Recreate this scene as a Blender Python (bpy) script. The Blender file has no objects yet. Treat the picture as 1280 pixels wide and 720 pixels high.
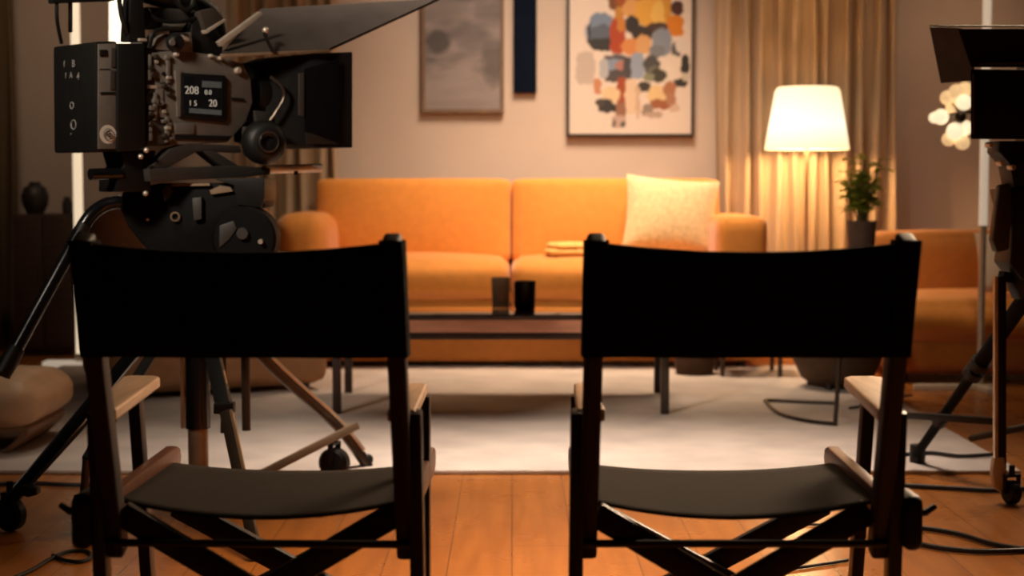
import bpy, bmesh, math, random
from mathutils import Vector, Matrix
random.seed(7)
PI = math.pi
sc = bpy.context.scene
COL = sc.collection
R = math.radians

# ------------------------------------------------------------------ camera
F = 2000.0                      # focal length in pixels of a 1280 wide frame
CAM = Vector((0, 0, 0.95))
PITCH = math.atan(130 / F)
def ray(px, py):
    u = (px - 640) / F; v = (360 - py) / F
    return Vector((u, math.cos(PITCH) + v * math.sin(PITCH), -math.sin(PITCH) + v * math.cos(PITCH)))
def P(px, py, Y):
    """point of the room at depth Y that the photograph shows at px, py"""
    d = ray(px, py); return CAM + d * (Y / d.y)
def G(px, py, z=0.0):
    d = ray(px, py); return CAM + d * ((z - CAM.z) / d.z)

cd = bpy.data.cameras.new('camera'); cam = bpy.data.objects.new('camera', cd); COL.objects.link(cam)
cam.location = CAM; cam.rotation_euler = (PI / 2 - PITCH, 0, 0)
cd.sensor_width = 36; cd.lens = F / 1280 * 36
cd.dof.use_dof = True; cd.dof.focus_distance = 3.5; cd.dof.aperture_fstop = 3.7; cd.dof.aperture_blades = 0
cd.clip_end = 60
sc.camera = cam

# ------------------------------------------------------------------ materials
def mat(name, col, rough=0.6, metal=0.0, var=0.0, scale=12.0, bump=0.0, bscale=80.0, emit=None, estr=0.0,
        spec=0.5, sheen=0.0, trans=0.0, stretch=None, coat=0.0):
    m = bpy.data.materials.new(name); m.use_nodes = True
    nt = m.node_tree; b = nt.nodes['Principled BSDF']
    b.inputs['Base Color'].default_value = (*col, 1); b.inputs['Roughness'].default_value = rough
    b.inputs['Metallic'].default_value = metal; b.inputs['Specular IOR Level'].default_value = spec
    if sheen: b.inputs['Sheen Weight'].default_value = sheen
    if trans: b.inputs['Transmission Weight'].default_value = trans
    if coat: b.inputs['Coat Weight'].default_value = coat; b.inputs['Coat Roughness'].default_value = 0.15
    if emit: b.inputs['Emission Color'].default_value = (*emit, 1); b.inputs['Emission Strength'].default_value = estr
    tc = nt.nodes.new('ShaderNodeTexCoord'); mp = nt.nodes.new('ShaderNodeMapping')
    nt.links.new(tc.outputs['Object'], mp.inputs['Vector'])
    if stretch: mp.inputs['Scale'].default_value = stretch
    if var:
        n = nt.nodes.new('ShaderNodeTexNoise'); n.inputs['Scale'].default_value = scale; n.inputs['Detail'].default_value = 5
        nt.links.new(mp.outputs['Vector'], n.inputs['Vector'])
        r = nt.nodes.new('ShaderNodeValToRGB')
        r.color_ramp.elements[0].position = 0.3; r.color_ramp.elements[1].position = 0.72
        r.color_ramp.elements[0].color = (*[c * (1 - var) for c in col], 1)
        r.color_ramp.elements[1].color = (*[min(1, c * (1 + var)) for c in col], 1)
        nt.links.new(n.outputs['Fac'], r.inputs['Fac']); nt.links.new(r.outputs['Color'], b.inputs['Base Color'])
    if bump:
        n2 = nt.nodes.new('ShaderNodeTexNoise'); n2.inputs['Scale'].default_value = bscale; n2.inputs['Detail'].default_value = 3
        nt.links.new(mp.outputs['Vector'], n2.inputs['Vector'])
        bp = nt.nodes.new('ShaderNodeBump'); bp.inputs['Strength'].default_value = bump; bp.inputs['Distance'].default_value = 0.004
        nt.links.new(n2.outputs['Fac'], bp.inputs['Height']); nt.links.new(bp.outputs['Normal'], b.inputs['Normal'])
    return m

def floor_mat():
    m = bpy.data.materials.new('floor_planks'); m.use_nodes = True
    nt = m.node_tree; b = nt.nodes['Principled BSDF']; L = nt.links.new
    tc = nt.nodes.new('ShaderNodeTexCoord'); mp = nt.nodes.new('ShaderNodeMapping'); mp.inputs['Rotation'].default_value = (0, 0, R(90))
    L(tc.outputs['Object'], mp.inputs['Vector'])
    br = nt.nodes.new('ShaderNodeTexBrick'); L(mp.outputs['Vector'], br.inputs['Vector'])
    br.inputs['Scale'].default_value = 1.0; br.inputs['Brick Width'].default_value = 1.5; br.inputs['Row Height'].default_value = 0.16
    br.inputs['Mortar Size'].default_value = 0.0025; br.offset = 0.37
    br.inputs['Color1'].default_value = (0.48, 0.172, 0.032, 1); br.inputs['Color2'].default_value = (0.42, 0.142, 0.026, 1)
    br.inputs['Mortar'].default_value = (0.26, 0.09, 0.02, 1)
    mp2 = nt.nodes.new('ShaderNodeMapping'); mp2.inputs['Scale'].default_value = (9, 0.9, 1); L(tc.outputs['Object'], mp2.inputs['Vector'])
    n = nt.nodes.new('ShaderNodeTexNoise'); n.inputs['Scale'].default_value = 3; n.inputs['Detail'].default_value = 7; L(mp2.outputs['Vector'], n.inputs['Vector'])
    mx = nt.nodes.new('ShaderNodeMix'); mx.data_type = 'RGBA'; mx.blend_type = 'MULTIPLY'; mx.inputs['Factor'].default_value = 0.55
    r = nt.nodes.new('ShaderNodeValToRGB'); r.color_ramp.elements[0].position = 0.3; r.color_ramp.elements[0].color = (0.5, 0.42, 0.36, 1)
    r.color_ramp.elements[1].position = 0.7; r.color_ramp.elements[1].color = (1, 1, 1, 1)
    L(n.outputs['Fac'], r.inputs['Fac']); L(br.outputs['Color'], mx.inputs['A']); L(r.outputs['Color'], mx.inputs['B'])
    L(mx.outputs['Result'], b.inputs['Base Color'])
    n3 = nt.nodes.new('ShaderNodeTexNoise'); n3.inputs['Scale'].default_value = 6; L(tc.outputs['Object'], n3.inputs['Vector'])
    mr = nt.nodes.new('ShaderNodeMapRange'); mr.inputs['To Min'].default_value = 0.22; mr.inputs['To Max'].default_value = 0.36
    L(n3.outputs['Fac'], mr.inputs['Value']); L(mr.outputs['Result'], b.inputs['Roughness'])
    bp = nt.nodes.new('ShaderNodeBump'); bp.inputs['Strength'].default_value = 0.12; bp.inputs['Distance'].default_value = 0.002
    L(n.outputs['Fac'], bp.inputs['Height']); L(bp.outputs['Normal'], b.inputs['Normal'])
    return m

def vcol_mat(name, rough=0.7):
    m = bpy.data.materials.new(name); m.use_nodes = True
    nt = m.node_tree; b = nt.nodes['Principled BSDF']
    a = nt.nodes.new('ShaderNodeVertexColor'); a.layer_name = 'paint'
    n = nt.nodes.new('ShaderNodeTexNoise'); n.inputs['Scale'].default_value = 60
    mx = nt.nodes.new('ShaderNodeMix'); mx.data_type = 'RGBA'; mx.blend_type = 'OVERLAY'; mx.inputs['Factor'].default_value = 0.12
    nt.links.new(a.outputs['Color'], mx.inputs['A']); nt.links.new(n.outputs['Color'], mx.inputs['B'])
    nt.links.new(mx.outputs['Result'], b.inputs['Base Color']); b.inputs['Roughness'].default_value = rough
    return m

def shade_mat():
    m = bpy.data.materials.new('lit_linen_shade'); m.use_nodes = True
    nt = m.node_tree; b = nt.nodes['Principled BSDF']; L = nt.links.new
    b.inputs['Base Color'].default_value = (0.6, 0.5, 0.35, 1); b.inputs['Roughness'].default_value = 0.9
    tc = nt.nodes.new('ShaderNodeTexCoord'); sp = nt.nodes.new('ShaderNodeSeparateXYZ'); L(tc.outputs['Generated'], sp.inputs['Vector'])
    r = nt.nodes.new('ShaderNodeValToRGB')
    r.color_ramp.elements[0].position = 0.0; r.color_ramp.elements[0].color = (1.0, 0.70, 0.36, 1)
    r.color_ramp.elements[1].position = 1.0; r.color_ramp.elements[1].color = (1.0, 0.72, 0.40, 1)
    e = r.color_ramp.elements.new(0.4); e.color = (1.0, 0.90, 0.66, 1)
    L(sp.outputs['Z'], r.inputs['Fac']); L(r.outputs['Color'], b.inputs['Emission Color']); b.inputs['Emission Strength'].default_value = 1.4
    return m

M = {}
M['floor'] = floor_mat()
M['wall'] = mat('wall_plaster', (0.57, 0.46, 0.38), 0.9, var=0.05, scale=2.0, bump=0.05)
M['darkwall'] = mat('studio_wall', (0.10, 0.075, 0.055), 0.95, var=0.1, scale=2)
M['ceil'] = mat('studio_ceiling', (0.06, 0.05, 0.045), 0.95, var=0.05, scale=2)
M['rug'] = mat('rug_wool', (0.66, 0.56, 0.48), 0.95, var=0.13, scale=5, bump=0.6, bscale=140, sheen=0.2)
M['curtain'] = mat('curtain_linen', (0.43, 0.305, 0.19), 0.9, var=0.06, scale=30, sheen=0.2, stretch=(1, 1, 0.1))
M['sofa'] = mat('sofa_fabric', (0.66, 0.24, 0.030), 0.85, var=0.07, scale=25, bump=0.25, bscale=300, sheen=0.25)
M['sofa_base'] = mat('shaded_sofa_fabric', (0.40, 0.135, 0.018), 0.85, var=0.07, scale=25, bump=0.25, bscale=300)  # darker sofa fabric, the shade by the table put into the colour
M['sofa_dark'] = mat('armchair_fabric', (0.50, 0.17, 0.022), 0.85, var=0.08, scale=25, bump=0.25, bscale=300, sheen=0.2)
M['brown_chair'] = mat('brown_fabric', (0.40, 0.19, 0.085), 0.9, var=0.08, scale=20, bump=0.2, bscale=250)
M['pillow'] = mat('pillow_weave', (0.66, 0.50, 0.26), 0.9, var=0.16, scale=45, bump=0.6, bscale=90, sheen=0.3)
M['throw'] = mat('throw_wool', (0.72, 0.40, 0.11), 0.9, var=0.1, scale=40, bump=0.4, bscale=120)
M['chair_wood'] = mat('dark_chair_wood', (0.13, 0.046, 0.021), 0.38, var=0.35, scale=9, stretch=(12, 12, 1), bump=0.05)
M['post_wood'] = mat('shaded_chair_wood', (0.018, 0.009, 0.006), 0.4, var=0.3, scale=9, stretch=(12, 12, 1))  # chair wood on its unlit side, shade painted as near-black
M['shaded_post'] = mat('shaded_post_wood', (0.026, 0.010, 0.006), 0.6, var=0.35, scale=9, stretch=(12, 12, 1))  # chair wood darkened to paint the shade on the post backs
M['arm_wood'] = mat('highlit_arm_wood', (0.60, 0.40, 0.26), 0.38, var=0.2, scale=8, stretch=(10, 1, 10))  # pale base colour carries the bright light on the armrest tops
M['canvas'] = mat('black_canvas', (0.0065, 0.0055, 0.005), 0.95, var=0.15, scale=60, bump=0.4, bscale=500, spec=0.1)
M['seatcanvas'] = mat('grey_brown_canvas', (0.022, 0.0155, 0.0115), 0.95, var=0.12, scale=50, bump=0.4, bscale=500, spec=0.2)
M['black'] = mat('black_plastic', (0.006, 0.0055, 0.005), 0.5, var=0.15, scale=30, spec=0.35)
M['headblack'] = mat('head_black_paint', (0.0040, 0.0036, 0.0034), 0.6, var=0.15, scale=30, spec=0.12)
M['gloss'] = mat('glossy_black', (0.006, 0.006, 0.007), 0.18)
M['matte'] = mat('flocked_black', (0.008, 0.0075, 0.007), 0.85, var=0.2, scale=40, spec=0.2)
M['grey'] = mat('camera_grey', (0.135, 0.118, 0.100), 0.5, var=0.12, scale=20, bump=0.05, bscale=400)
M['dgrey'] = mat('dark_camera_grey', (0.040, 0.034, 0.029), 0.5, var=0.15, scale=20)
M['flag'] = mat('flag_metal', (0.045, 0.035, 0.028), 0.85, var=0.15, scale=12, spec=0.1)
M['steel'] = mat('satin_steel', (0.70, 0.60, 0.49), 0.36, metal=0.55, var=0.08, scale=20)
M['rodsteel'] = mat('lit_chrome', (0.92, 0.84, 0.72), 0.35, metal=0.1, var=0.04)  # near-white, low metal: the rod's lit shine is put into the colour
M['dsteel'] = mat('dark_steel', (0.070, 0.052, 0.038), 0.35, metal=0.6, var=0.15, scale=20)
M['bronze'] = mat('bronze_tube', (0.34, 0.235, 0.15), 0.36, metal=0.4, var=0.15, scale=15)
M['white'] = mat('white_print', (0.62, 0.56, 0.48), 0.6, var=0.05, scale=30)
M['greyprint'] = mat('grey_print', (0.22, 0.20, 0.19), 0.6, var=0.1, scale=40)
M['screen'] = mat('screen_glass', (0.010, 0.011, 0.014), 0.15, var=0.2, scale=30)
M['screengrey'] = mat('screen_field', (0.06, 0.065, 0.06), 0.4, emit=(0.5, 0.55, 0.5), estr=0.05, var=0.2, scale=60)
M['screentext'] = mat('screen_digits', (0.5, 0.5, 0.45), 0.4, emit=(0.85, 0.8, 0.7), estr=0.13)
M['tube'] = mat('lit_tube', (0.9, 0.85, 0.75), 0.5, emit=(1.0, 0.78, 0.52), estr=0.8)
M['softbox'] = mat('lit_softbox', (0.9, 0.85, 0.75), 0.5, emit=(1.0, 0.84, 0.58), estr=2.2)
M['cream'] = mat('cream_paint', (0.66, 0.55, 0.42), 0.5, var=0.04)
M['bulb'] = mat('lit_bulb', (0.9, 0.85, 0.75), 0.4, emit=(1.0, 0.80, 0.50), estr=1.0)
M['bulb_dim'] = mat('lit_bulb_amber', (0.9, 0.7, 0.45), 0.4, emit=(1.0, 0.64, 0.30), estr=0.62)
M['glassdark'] = mat('dark_table_glass', (0.020, 0.012, 0.008), 0.09, spec=0.6)
M['tableshelf'] = mat('table_wood', (0.85, 0.40, 0.25), 0.4, var=0.15, scale=6, stretch=(1, 8, 8))
M['tabledark'] = mat('table_dark_frame', (0.035, 0.012, 0.006), 0.45, var=0.2, scale=10)
M['glass'] = mat('smoked_glass', (0.42, 0.44, 0.44), 0.05, trans=0.8)
M['cup'] = mat('black_cup', (0.016, 0.011, 0.010), 0.4, var=0.1)
M['leaf'] = mat('leaf_green', (0.34, 0.46, 0.10), 0.55, var=0.35, scale=14)
M['stem'] = mat('plant_stem', (0.16, 0.14, 0.05), 0.7, var=0.2)
M['pot'] = mat('dark_pot', (0.17, 0.11, 0.08), 0.7, var=0.15, scale=18)
M['soil'] = mat('potting_soil', (0.03, 0.02, 0.012), 0.95, var=0.4, scale=60)
M['pouf'] = mat('brown_pouf', (0.080, 0.040, 0.018), 0.8, var=0.15, scale=20, bump=0.3, bscale=200)
M['tan'] = mat('tan_leather', (0.62, 0.37, 0.20), 0.5, var=0.12, scale=10, bump=0.2, bscale=160)
M['tanwood'] = mat('bent_plywood', (0.27, 0.13, 0.06), 0.45, var=0.2, scale=8, stretch=(1, 1, 8))
M['cabinet'] = mat('dark_walnut', (0.060, 0.030, 0.018), 0.5, var=0.25, scale=8, stretch=(1, 1, 6))
M['vase'] = mat('dark_vase', (0.030, 0.022, 0.018), 0.5, var=0.2)
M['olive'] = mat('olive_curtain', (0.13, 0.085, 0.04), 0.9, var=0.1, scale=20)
M['frame'] = mat('black_frame', (0.022, 0.014, 0.010), 0.45, var=0.15)
M['fgrey'] = mat('brown_frame', (0.17, 0.105, 0.065), 0.6, var=0.15)
M['mount'] = mat('cream_mount', (0.74, 0.62, 0.48), 0.9, var=0.03)
M['navy'] = mat('navy_canvas', (0.0028, 0.0065, 0.017), 0.9, var=0.2, scale=14, bump=0.2, bscale=200, spec=0.1)
M['cable'] = mat('black_cable', (0.012, 0.010, 0.009), 0.5, var=0.1)
M['shade'] = shade_mat()
M['pale_glow'] = mat('pale_glow_paint', (0.75, 0.66, 0.54), 0.5, emit=(1.0, 0.82, 0.62), estr=0.35)  # weak emission painting brightness onto parts that are no lamps
_nt = M['leaf'].node_tree; _b = _nt.nodes['Principled BSDF']; _t = _nt.nodes.new('ShaderNodeBsdfTranslucent'); _m = _nt.nodes.new('ShaderNodeMixShader')
_t.inputs['Color'].default_value = (0.62, 0.72, 0.14, 1); _m.inputs['Fac'].default_value = 0.55
_nt.links.new(_b.outputs['BSDF'], _m.inputs[1]); _nt.links.new(_t.outputs['BSDF'], _m.inputs[2]); _nt.links.new(_m.outputs['Shader'], _nt.nodes['Material Output'].inputs['Surface'])
M['paint'] = vcol_mat('painted_canvas')

# ------------------------------------------------------------------ mesh builder
class MB:
    def __init__(s): s.bm = bmesh.new()
    def _add(s, vs, fs):
        v = [s.bm.verts.new(p) for p in vs]
        for f in fs:
            try: s.bm.faces.new([v[i] for i in f])
            except ValueError: pass
        return v
    def box(s, c, size, rot=None):
        c = Vector(c); hx, hy, hz = [a / 2 for a in size]
        m = rot if rot is not None else Matrix.Identity(3)
        vs = [c + m @ Vector((x * hx, y * hy, z * hz)) for x in (-1, 1) for y in (-1, 1) for z in (-1, 1)]
        s._add(vs, [(0, 1, 3, 2), (4, 6, 7, 5), (0, 4, 5, 1), (2, 3, 7, 6), (0, 2, 6, 4), (1, 5, 7, 3)]); return s
    def beam(s, a, b, w, d, ref=(0, 1, 0)):
        """rectangular bar from a to b; d is its size along ref, w across"""
        a = Vector(a); b = Vector(b); t = (b - a).normalized(); r = Vector(ref); r = (r - t * r.dot(t)).normalized(); q = t.cross(r)
        vs = [p + q * (i * w / 2) + r * (j * d / 2) for p in (a, b) for i, j in ((-1, -1), (1, -1), (1, 1), (-1, 1))]
        s._add(vs, [(3, 2, 1, 0), (4, 5, 6, 7), (0, 1, 5, 4), (1, 2, 6, 5), (2, 3, 7, 6), (3, 0, 4, 7)]); return s
    def tube(s, pts, r, n=12, cap=True):
        pts = [Vector(p) for p in pts]; rr = r if isinstance(r, (list, tuple)) else [r] * len(pts)
        rings = []; up = None
        for i, p in enumerate(pts):
            t = (pts[min(i + 1, len(pts) - 1)] - pts[max(i - 1, 0)]).normalized()
            if up is None:
                up = Vector((0, 0, 1)) if abs(t.z) < 0.9 else Vector((1, 0, 0))
            a = (up - t * up.dot(t)).normalized(); up = a; b = t.cross(a)
            rings.append([s.bm.verts.new(p + (a * math.cos(2 * PI * k / n) + b * math.sin(2 * PI * k / n)) * rr[i]) for k in range(n)])
        for i in range(len(rings) - 1):
            for k in range(n):
                s.bm.faces.new((rings[i][k], rings[i][(k + 1) % n], rings[i + 1][(k + 1) % n], rings[i + 1][k]))
        if cap:
            s.bm.faces.new(rings[0][::-1]); s.bm.faces.new(rings[-1])
        return s
    def cyl(s, a, b, r, r2=None, n=24): return s.tube([a, b], [r, r2 if r2 is not None else r], n)
    def lathe(s, c, prof, axis=(0, 0, 1), n=32):
        """prof = [(radius, height)] about axis through c"""
        c = Vector(c); ax = Vector(axis).normalized(); u = ax.orthogonal().normalized(); w = ax.cross(u)
        rings = []
        for r, h in prof:
            if r < 1e-6: rings.append([s.bm.verts.new(c + ax * h)])
            else: rings.append([s.bm.verts.new(c + ax * h + (u * math.cos(2 * PI * k / n) + w * math.sin(2 * PI * k / n)) * r) for k in range(n)])
        for a, b in zip(rings, rings[1:]):
            for k in range(n):
                k2 = (k + 1) % n
                if len(a) == 1 and len(b) == 1: continue
                if len(a) == 1: s.bm.faces.new((a[0], b[k2], b[k]))
                elif len(b) == 1: s.bm.faces.new((a[k], a[k2], b[0]))
                else: s.bm.faces.new((a[k], a[k2], b[k2], b[k]))
        return s
    def prism(s, poly, vec):
        vec = Vector(vec); n = len(poly); poly = [Vector(p) for p in poly]
        s._add(poly + [p + vec for p in poly], [tuple(range(n))[::-1], tuple(range(n, 2 * n))] + [(i, (i + 1) % n, n + (i + 1) % n, n + i) for i in range(n)]); return s
    def ball(s, c, r, sc3=(1, 1, 1), n=16):
        m = Matrix.Translation(Vector(c)) @ Matrix.Diagonal((r * sc3[0], r * sc3[1], r * sc3[2], 1))
        bmesh.ops.create_uvsphere(s.bm, u_segments=n, v_segments=max(8, n // 2), radius=1, matrix=m); return s
    def torus(s, c, R0, r, axis=(0, 0, 1), n=32, m=10):
        c = Vector(c); ax = Vector(axis).normalized(); u = ax.orthogonal().normalized(); w = ax.cross(u)
        g = [[s.bm.verts.new(c + (u * math.cos(2 * PI * i / n) + w * math.sin(2 * PI * i / n)) * (R0 + r * math.cos(2 * PI * j / m)) + ax * r * math.sin(2 * PI * j / m)) for j in range(m)] for i in range(n)]
        for i in range(n):
            for j in range(m):
                s.bm.faces.new((g[i][j], g[(i + 1) % n][j], g[(i + 1) % n][(j + 1) % m], g[i][(j + 1) % m]))
        return s
    def soft(s, c, size, r=0.05, bulge=(0, 0, 0), rot=None, n=10):
        """upholstered block: rounded edges of radius r, faces swelling by bulge (x, y, z)"""
        c = Vector(c); m = rot if rot is not None else Matrix.Identity(3); H = [a / 2 for a in size]
        tmp = bmesh.new(); bmesh.ops.create_cube(tmp, size=2); bmesh.ops.subdivide_edges(tmp, edges=tmp.edges[:], cuts=n, use_grid_fill=True)
        idx = {}; vs = []
        for i, v in enumerate(tmp.verts):
            q = Vector(v.co)
            q = Vector([math.copysign(abs(a) ** 0.8, a) for a in q])
            p = Vector([q[k] * H[k] for k in range(3)])
            inner = Vector([max(-(H[k] - r), min(H[k] - r, p[k])) for k in range(3)])
            d = p - inner
            if d.length > 1e-9: p = inner + d.normalized() * r
            for k in range(3):
                o = [j for j in range(3) if j != k]
                p[k] += math.copysign(1, q[k]) * (abs(q[k]) ** 2) * bulge[k] * (1 - q[o[0]] ** 2) * (1 - q[o[1]] ** 2)
            idx[v] = i; vs.append(c + m @ p)
        s._add(vs, [tuple(idx[v] for v in f.verts) for f in tmp.faces]); tmp.free(); return s
    def pad(s, c, w, h, t, rot=None, n=16):
        """throw pillow w x h, t thick, in its local x/z plane with pointed corners"""
        c = Vector(c); m = rot if rot is not None else Matrix.Identity(3)
        for sg in (-1, 1):
            g = []
            for i in range(n + 1):
                row = []
                for j in range(n + 1):
                    u = 2 * i / n - 1; v = 2 * j / n - 1
                    k = 1 - 0.07 * (1 - v * v); k2 = 1 - 0.07 * (1 - u * u)
                    th = t / 2 * (max(0, (1 - u ** 2) * (1 - v ** 2)) ** 0.45)
                    row.append(s.bm.verts.new(c + m @ Vector((u * w / 2 * k, sg * th, v * h / 2 * k2))))
                g.append(row)
            for i in range(n):
                for j in range(n):
                    q = (g[i][j], g[i + 1][j], g[i + 1][j + 1], g[i][j + 1])
                    s.bm.faces.new(q if sg < 0 else q[::-1])
        bmesh.ops.remove_doubles(s.bm, verts=s.bm.verts[:], dist=1e-5); return s
    def build(s, name, m, parent=None, bevel=0.0, seg=2, angle=40):
        bm = s.bm
        if bevel:
            bmesh.ops.recalc_face_normals(bm, faces=bm.faces[:])
            ed = [e for e in bm.edges if len(e.link_faces) == 2 and e.calc_face_angle(0) > R(35)]
            bmesh.ops.bevel(bm, geom=ed, offset=bevel, segments=seg, affect='EDGES', profile=0.6, clamp_overlap=True)
        bmesh.ops.recalc_face_normals(bm, faces=bm.faces[:])
        off = Vector((0, 0, 0))
        if parent is None:
            xs = [v.co for v in bm.verts]
            off = Vector(((min(p.x for p in xs) + max(p.x for p in xs)) / 2, (min(p.y for p in xs) + max(p.y for p in xs)) / 2, min(p.z for p in xs)))
        else:
            q = parent
            while q is not None: off = off + q.location; q = q.parent
        for v in bm.verts: v.co -= off
        me = bpy.data.meshes.new(name); bm.to_mesh(me); bm.free()
        for p in me.polygons: p.use_smooth = True
        me.set_sharp_from_angle(angle=R(angle))
        me.materials.append(m if not isinstance(m, str) else M[m])
        o = bpy.data.objects.new(name, me); COL.objects.link(o)
        if parent is None: o.location = off
        else: o.parent = parent
        return o

def tag(o, label, cat, group=None, kind=None):
    o['label'] = label; o['category'] = cat
    if group: o['group'] = group
    if kind: o['kind'] = kind
    return o
def thing(name, loc, label, cat, group=None):
    o = bpy.data.objects.new(name, None); COL.objects.link(o); o.location = loc; o.empty_display_size = 0.1
    return tag(o, label, cat, group)
def struct(o, label=None, cat=None):
    o['kind'] = 'structure'
    if label: o['label'] = label
    if cat: o['category'] = cat
    return o
def rotz(a): return Matrix.Rotation(a, 3, 'Z')
def curve_pts(ctrl, n=8):
    """Catmull-Rom through ctrl"""
    c = [Vector(p) for p in ctrl]; c = [c[0] * 2 - c[1]] + c + [c[-1] * 2 - c[-2]]; out = []
    for i in range(1, len(c) - 2):
        for k in range(n):
            t = k / n; a, b, d, e = c[i - 1], c[i], c[i + 1], c[i + 2]
            out.append(0.5 * ((2 * b) + (d - a) * t + (2 * a - 5 * b + 4 * d - e) * t * t + (3 * b - a - 3 * d + e) * t ** 3))
    out.append(c[-2]); return out
def text_part(name, body, origin, xdir, zdir, height, m, parent, extrude=0.0008):
    cu = bpy.data.curves.new(name, 'FONT'); cu.body = body; cu.size = height / 0.72; cu.extrude = extrude
    tmp = bpy.data.objects.new(name + '_tmp', cu); COL.objects.link(tmp)
    dg = bpy.context.evaluated_depsgraph_get(); me = bpy.data.meshes.new_from_object(tmp.evaluated_get(dg))
    bpy.data.objects.remove(tmp); bpy.data.curves.remove(cu)
    xd = Vector(xdir).normalized(); zd = Vector(zdir).normalized(); nd = xd.cross(zd)
    q = parent; off = Vector((0, 0, 0))
    while q is not None: off = off + q.location; q = q.parent
    for v in me.vertices:
        x, y, z = v.co; v.co = Vector(origin) + xd * x + zd * y + nd * z - off
    me.materials.clear(); me.materials.append(M[m])
    o = bpy.data.objects.new(name, me); COL.objects.link(o); o.parent = parent; return o

# ------------------------------------------------------------------ the room
BY = 9.4; SX = 4.4; FY = -2.2; CH = 3.3
struct(MB().box((0, (BY + FY) / 2, -0.05), (2 * SX + 0.4, BY - FY + 0.4, 0.1)).build('floor', 'floor'))
struct(MB().box((0, (BY + FY) / 2, CH + 0.05), (2 * SX + 0.4, BY - FY + 0.4, 0.1)).build('ceiling', 'ceil'))
struct(MB().box((0, BY + 0.05, CH / 2), (2 * SX + 0.2, 0.1, CH)).build('wall_back', 'wall'))
struct(MB().box((-SX - 0.05, (BY + FY) / 2, CH / 2), (0.1, BY - FY, CH)).build('wall_left', 'darkwall'))
struct(MB().box((SX + 0.05, (BY + FY) / 2, CH / 2), (0.1, BY - FY, CH)).build('wall_right', 'darkwall'))
struct(MB().box((0, FY - 0.05, CH / 2), (2 * SX + 0.2, 0.1, CH)).build('wall_front', 'darkwall'))
struct(MB().box((0, BY - 0.009, 0.05), (2 * SX, 0.018, 0.1)).build('baseboard_back', 'cream', bevel=0.004))

# rug
rg = MB().soft((-0.33, 6.72, 0.008), (4.0, 3.06, 0.016), r=0.007, n=14).build('rug', 'rug')
tag(rg, 'large pale wool rug under the coffee table and sofa', 'rug')

# ------------------------------------------------------------------ curtains
def curtain(x0, x1, y, folds, label, m, seed, amp=0.045, z0=0.02, z1=CH - 0.06):
    rnd = random.Random(seed); nx = folds * 14; nz = 14
    b = MB(); g = []
    ph = [rnd.uniform(-0.5, 0.5) for _ in range(folds + 2)]
    for i in range(nx + 1):
        t = i / nx; k = t * folds; w = ph[int(k)] * (1 - k % 1) + ph[int(k) + 1] * (k % 1)
        row = []
        for j in range(nz + 1):
            z = z0 + (z1 - z0) * j / nz; top = j / nz
            a = amp * (1.05 - 0.35 * top)
            yy = y + a * math.sin(2 * PI * k + w + 0.25 * math.sin(z * 1.7 + i * 0.05)) + 0.012 * math.sin(4 * PI * k + 3 * w + z)
            row.append(b.bm.verts.new((x0 + (x1 - x0) * t + 0.012 * math.sin(z * 2 + k * 3), yy, z)))
        g.append(row)
    for i in range(nx):
        for j in range(nz): b.bm.faces.new((g[i][j], g[i + 1][j], g[i + 1][j + 1], g[i][j + 1]))
    o = b.build('curtain', m, angle=180)
    tag(o, label, 'curtain', 'floor-length curtains')
    md = o.modifiers.new('thickness', 'SOLIDIFY'); md.thickness = 0.004
    return o
cx = lambda px, Y: P(px, 200, Y).x
curtain(cx(893, 9.22), cx(1121, 9.22), 9.22, 11, 'beige pleated curtain behind the lit floor lamp', 'curtain', 3)
curtain(cx(286, 9.22), cx(424, 9.22), 9.22, 7, 'beige pleated curtain behind the large camera, left of the sofa', 'curtain', 5)
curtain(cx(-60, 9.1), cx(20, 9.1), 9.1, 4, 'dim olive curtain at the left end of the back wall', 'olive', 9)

# ------------------------------------------------------------------ paintings
def blend(c, rgb, a): return tuple(c[i] * (1 - a) + rgb[i] * a for i in range(3))
def lin(h):
    out = []
    for k in (0, 2, 4):
        v = int(h[k:k + 2], 16) / 255; out.append(v / 12.92 if v <= 0.04045 else ((v + 0.055) / 1.055) ** 2.4)
    return tuple(out)
def canvas(px0, py0, px1, py1, Y, fn, nx, parent, name='canvas'):
    a = P(px0, py1, Y); c = P(px1, py0, Y); b = MB(); g = []
    cols = {}
    for i in range(nx + 1):
        row = []
        nz = int(nx * (c.z - a.z) / (c.x - a.x))
        for j in range(nz + 1):
            v = b.bm.verts.new((a.x + (c.x - a.x) * i / nx, Y, a.z + (c.z - a.z) * j / nz)); row.append(v)
            cols[len(cols)] = fn(px0 + (px1 - px0) * i / nx, py1 + (py0 - py1) * j / nz)
        g.append(row)
    for i in range(nx):
        for j in range(len(g[0]) - 1): b.bm.faces.new((g[i][j], g[i + 1][j], g[i + 1][j + 1], g[i][j + 1]))
    o = b.build(name, 'paint', parent)
    ca = o.data.color_attributes.new('paint', 'FLOAT_COLOR', 'POINT')
    for k, cc in cols.items(): ca.data[k].color = (cc[0] * 0.72, cc[1] * 0.76, cc[2] * 0.86, 1)
    return o
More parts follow.
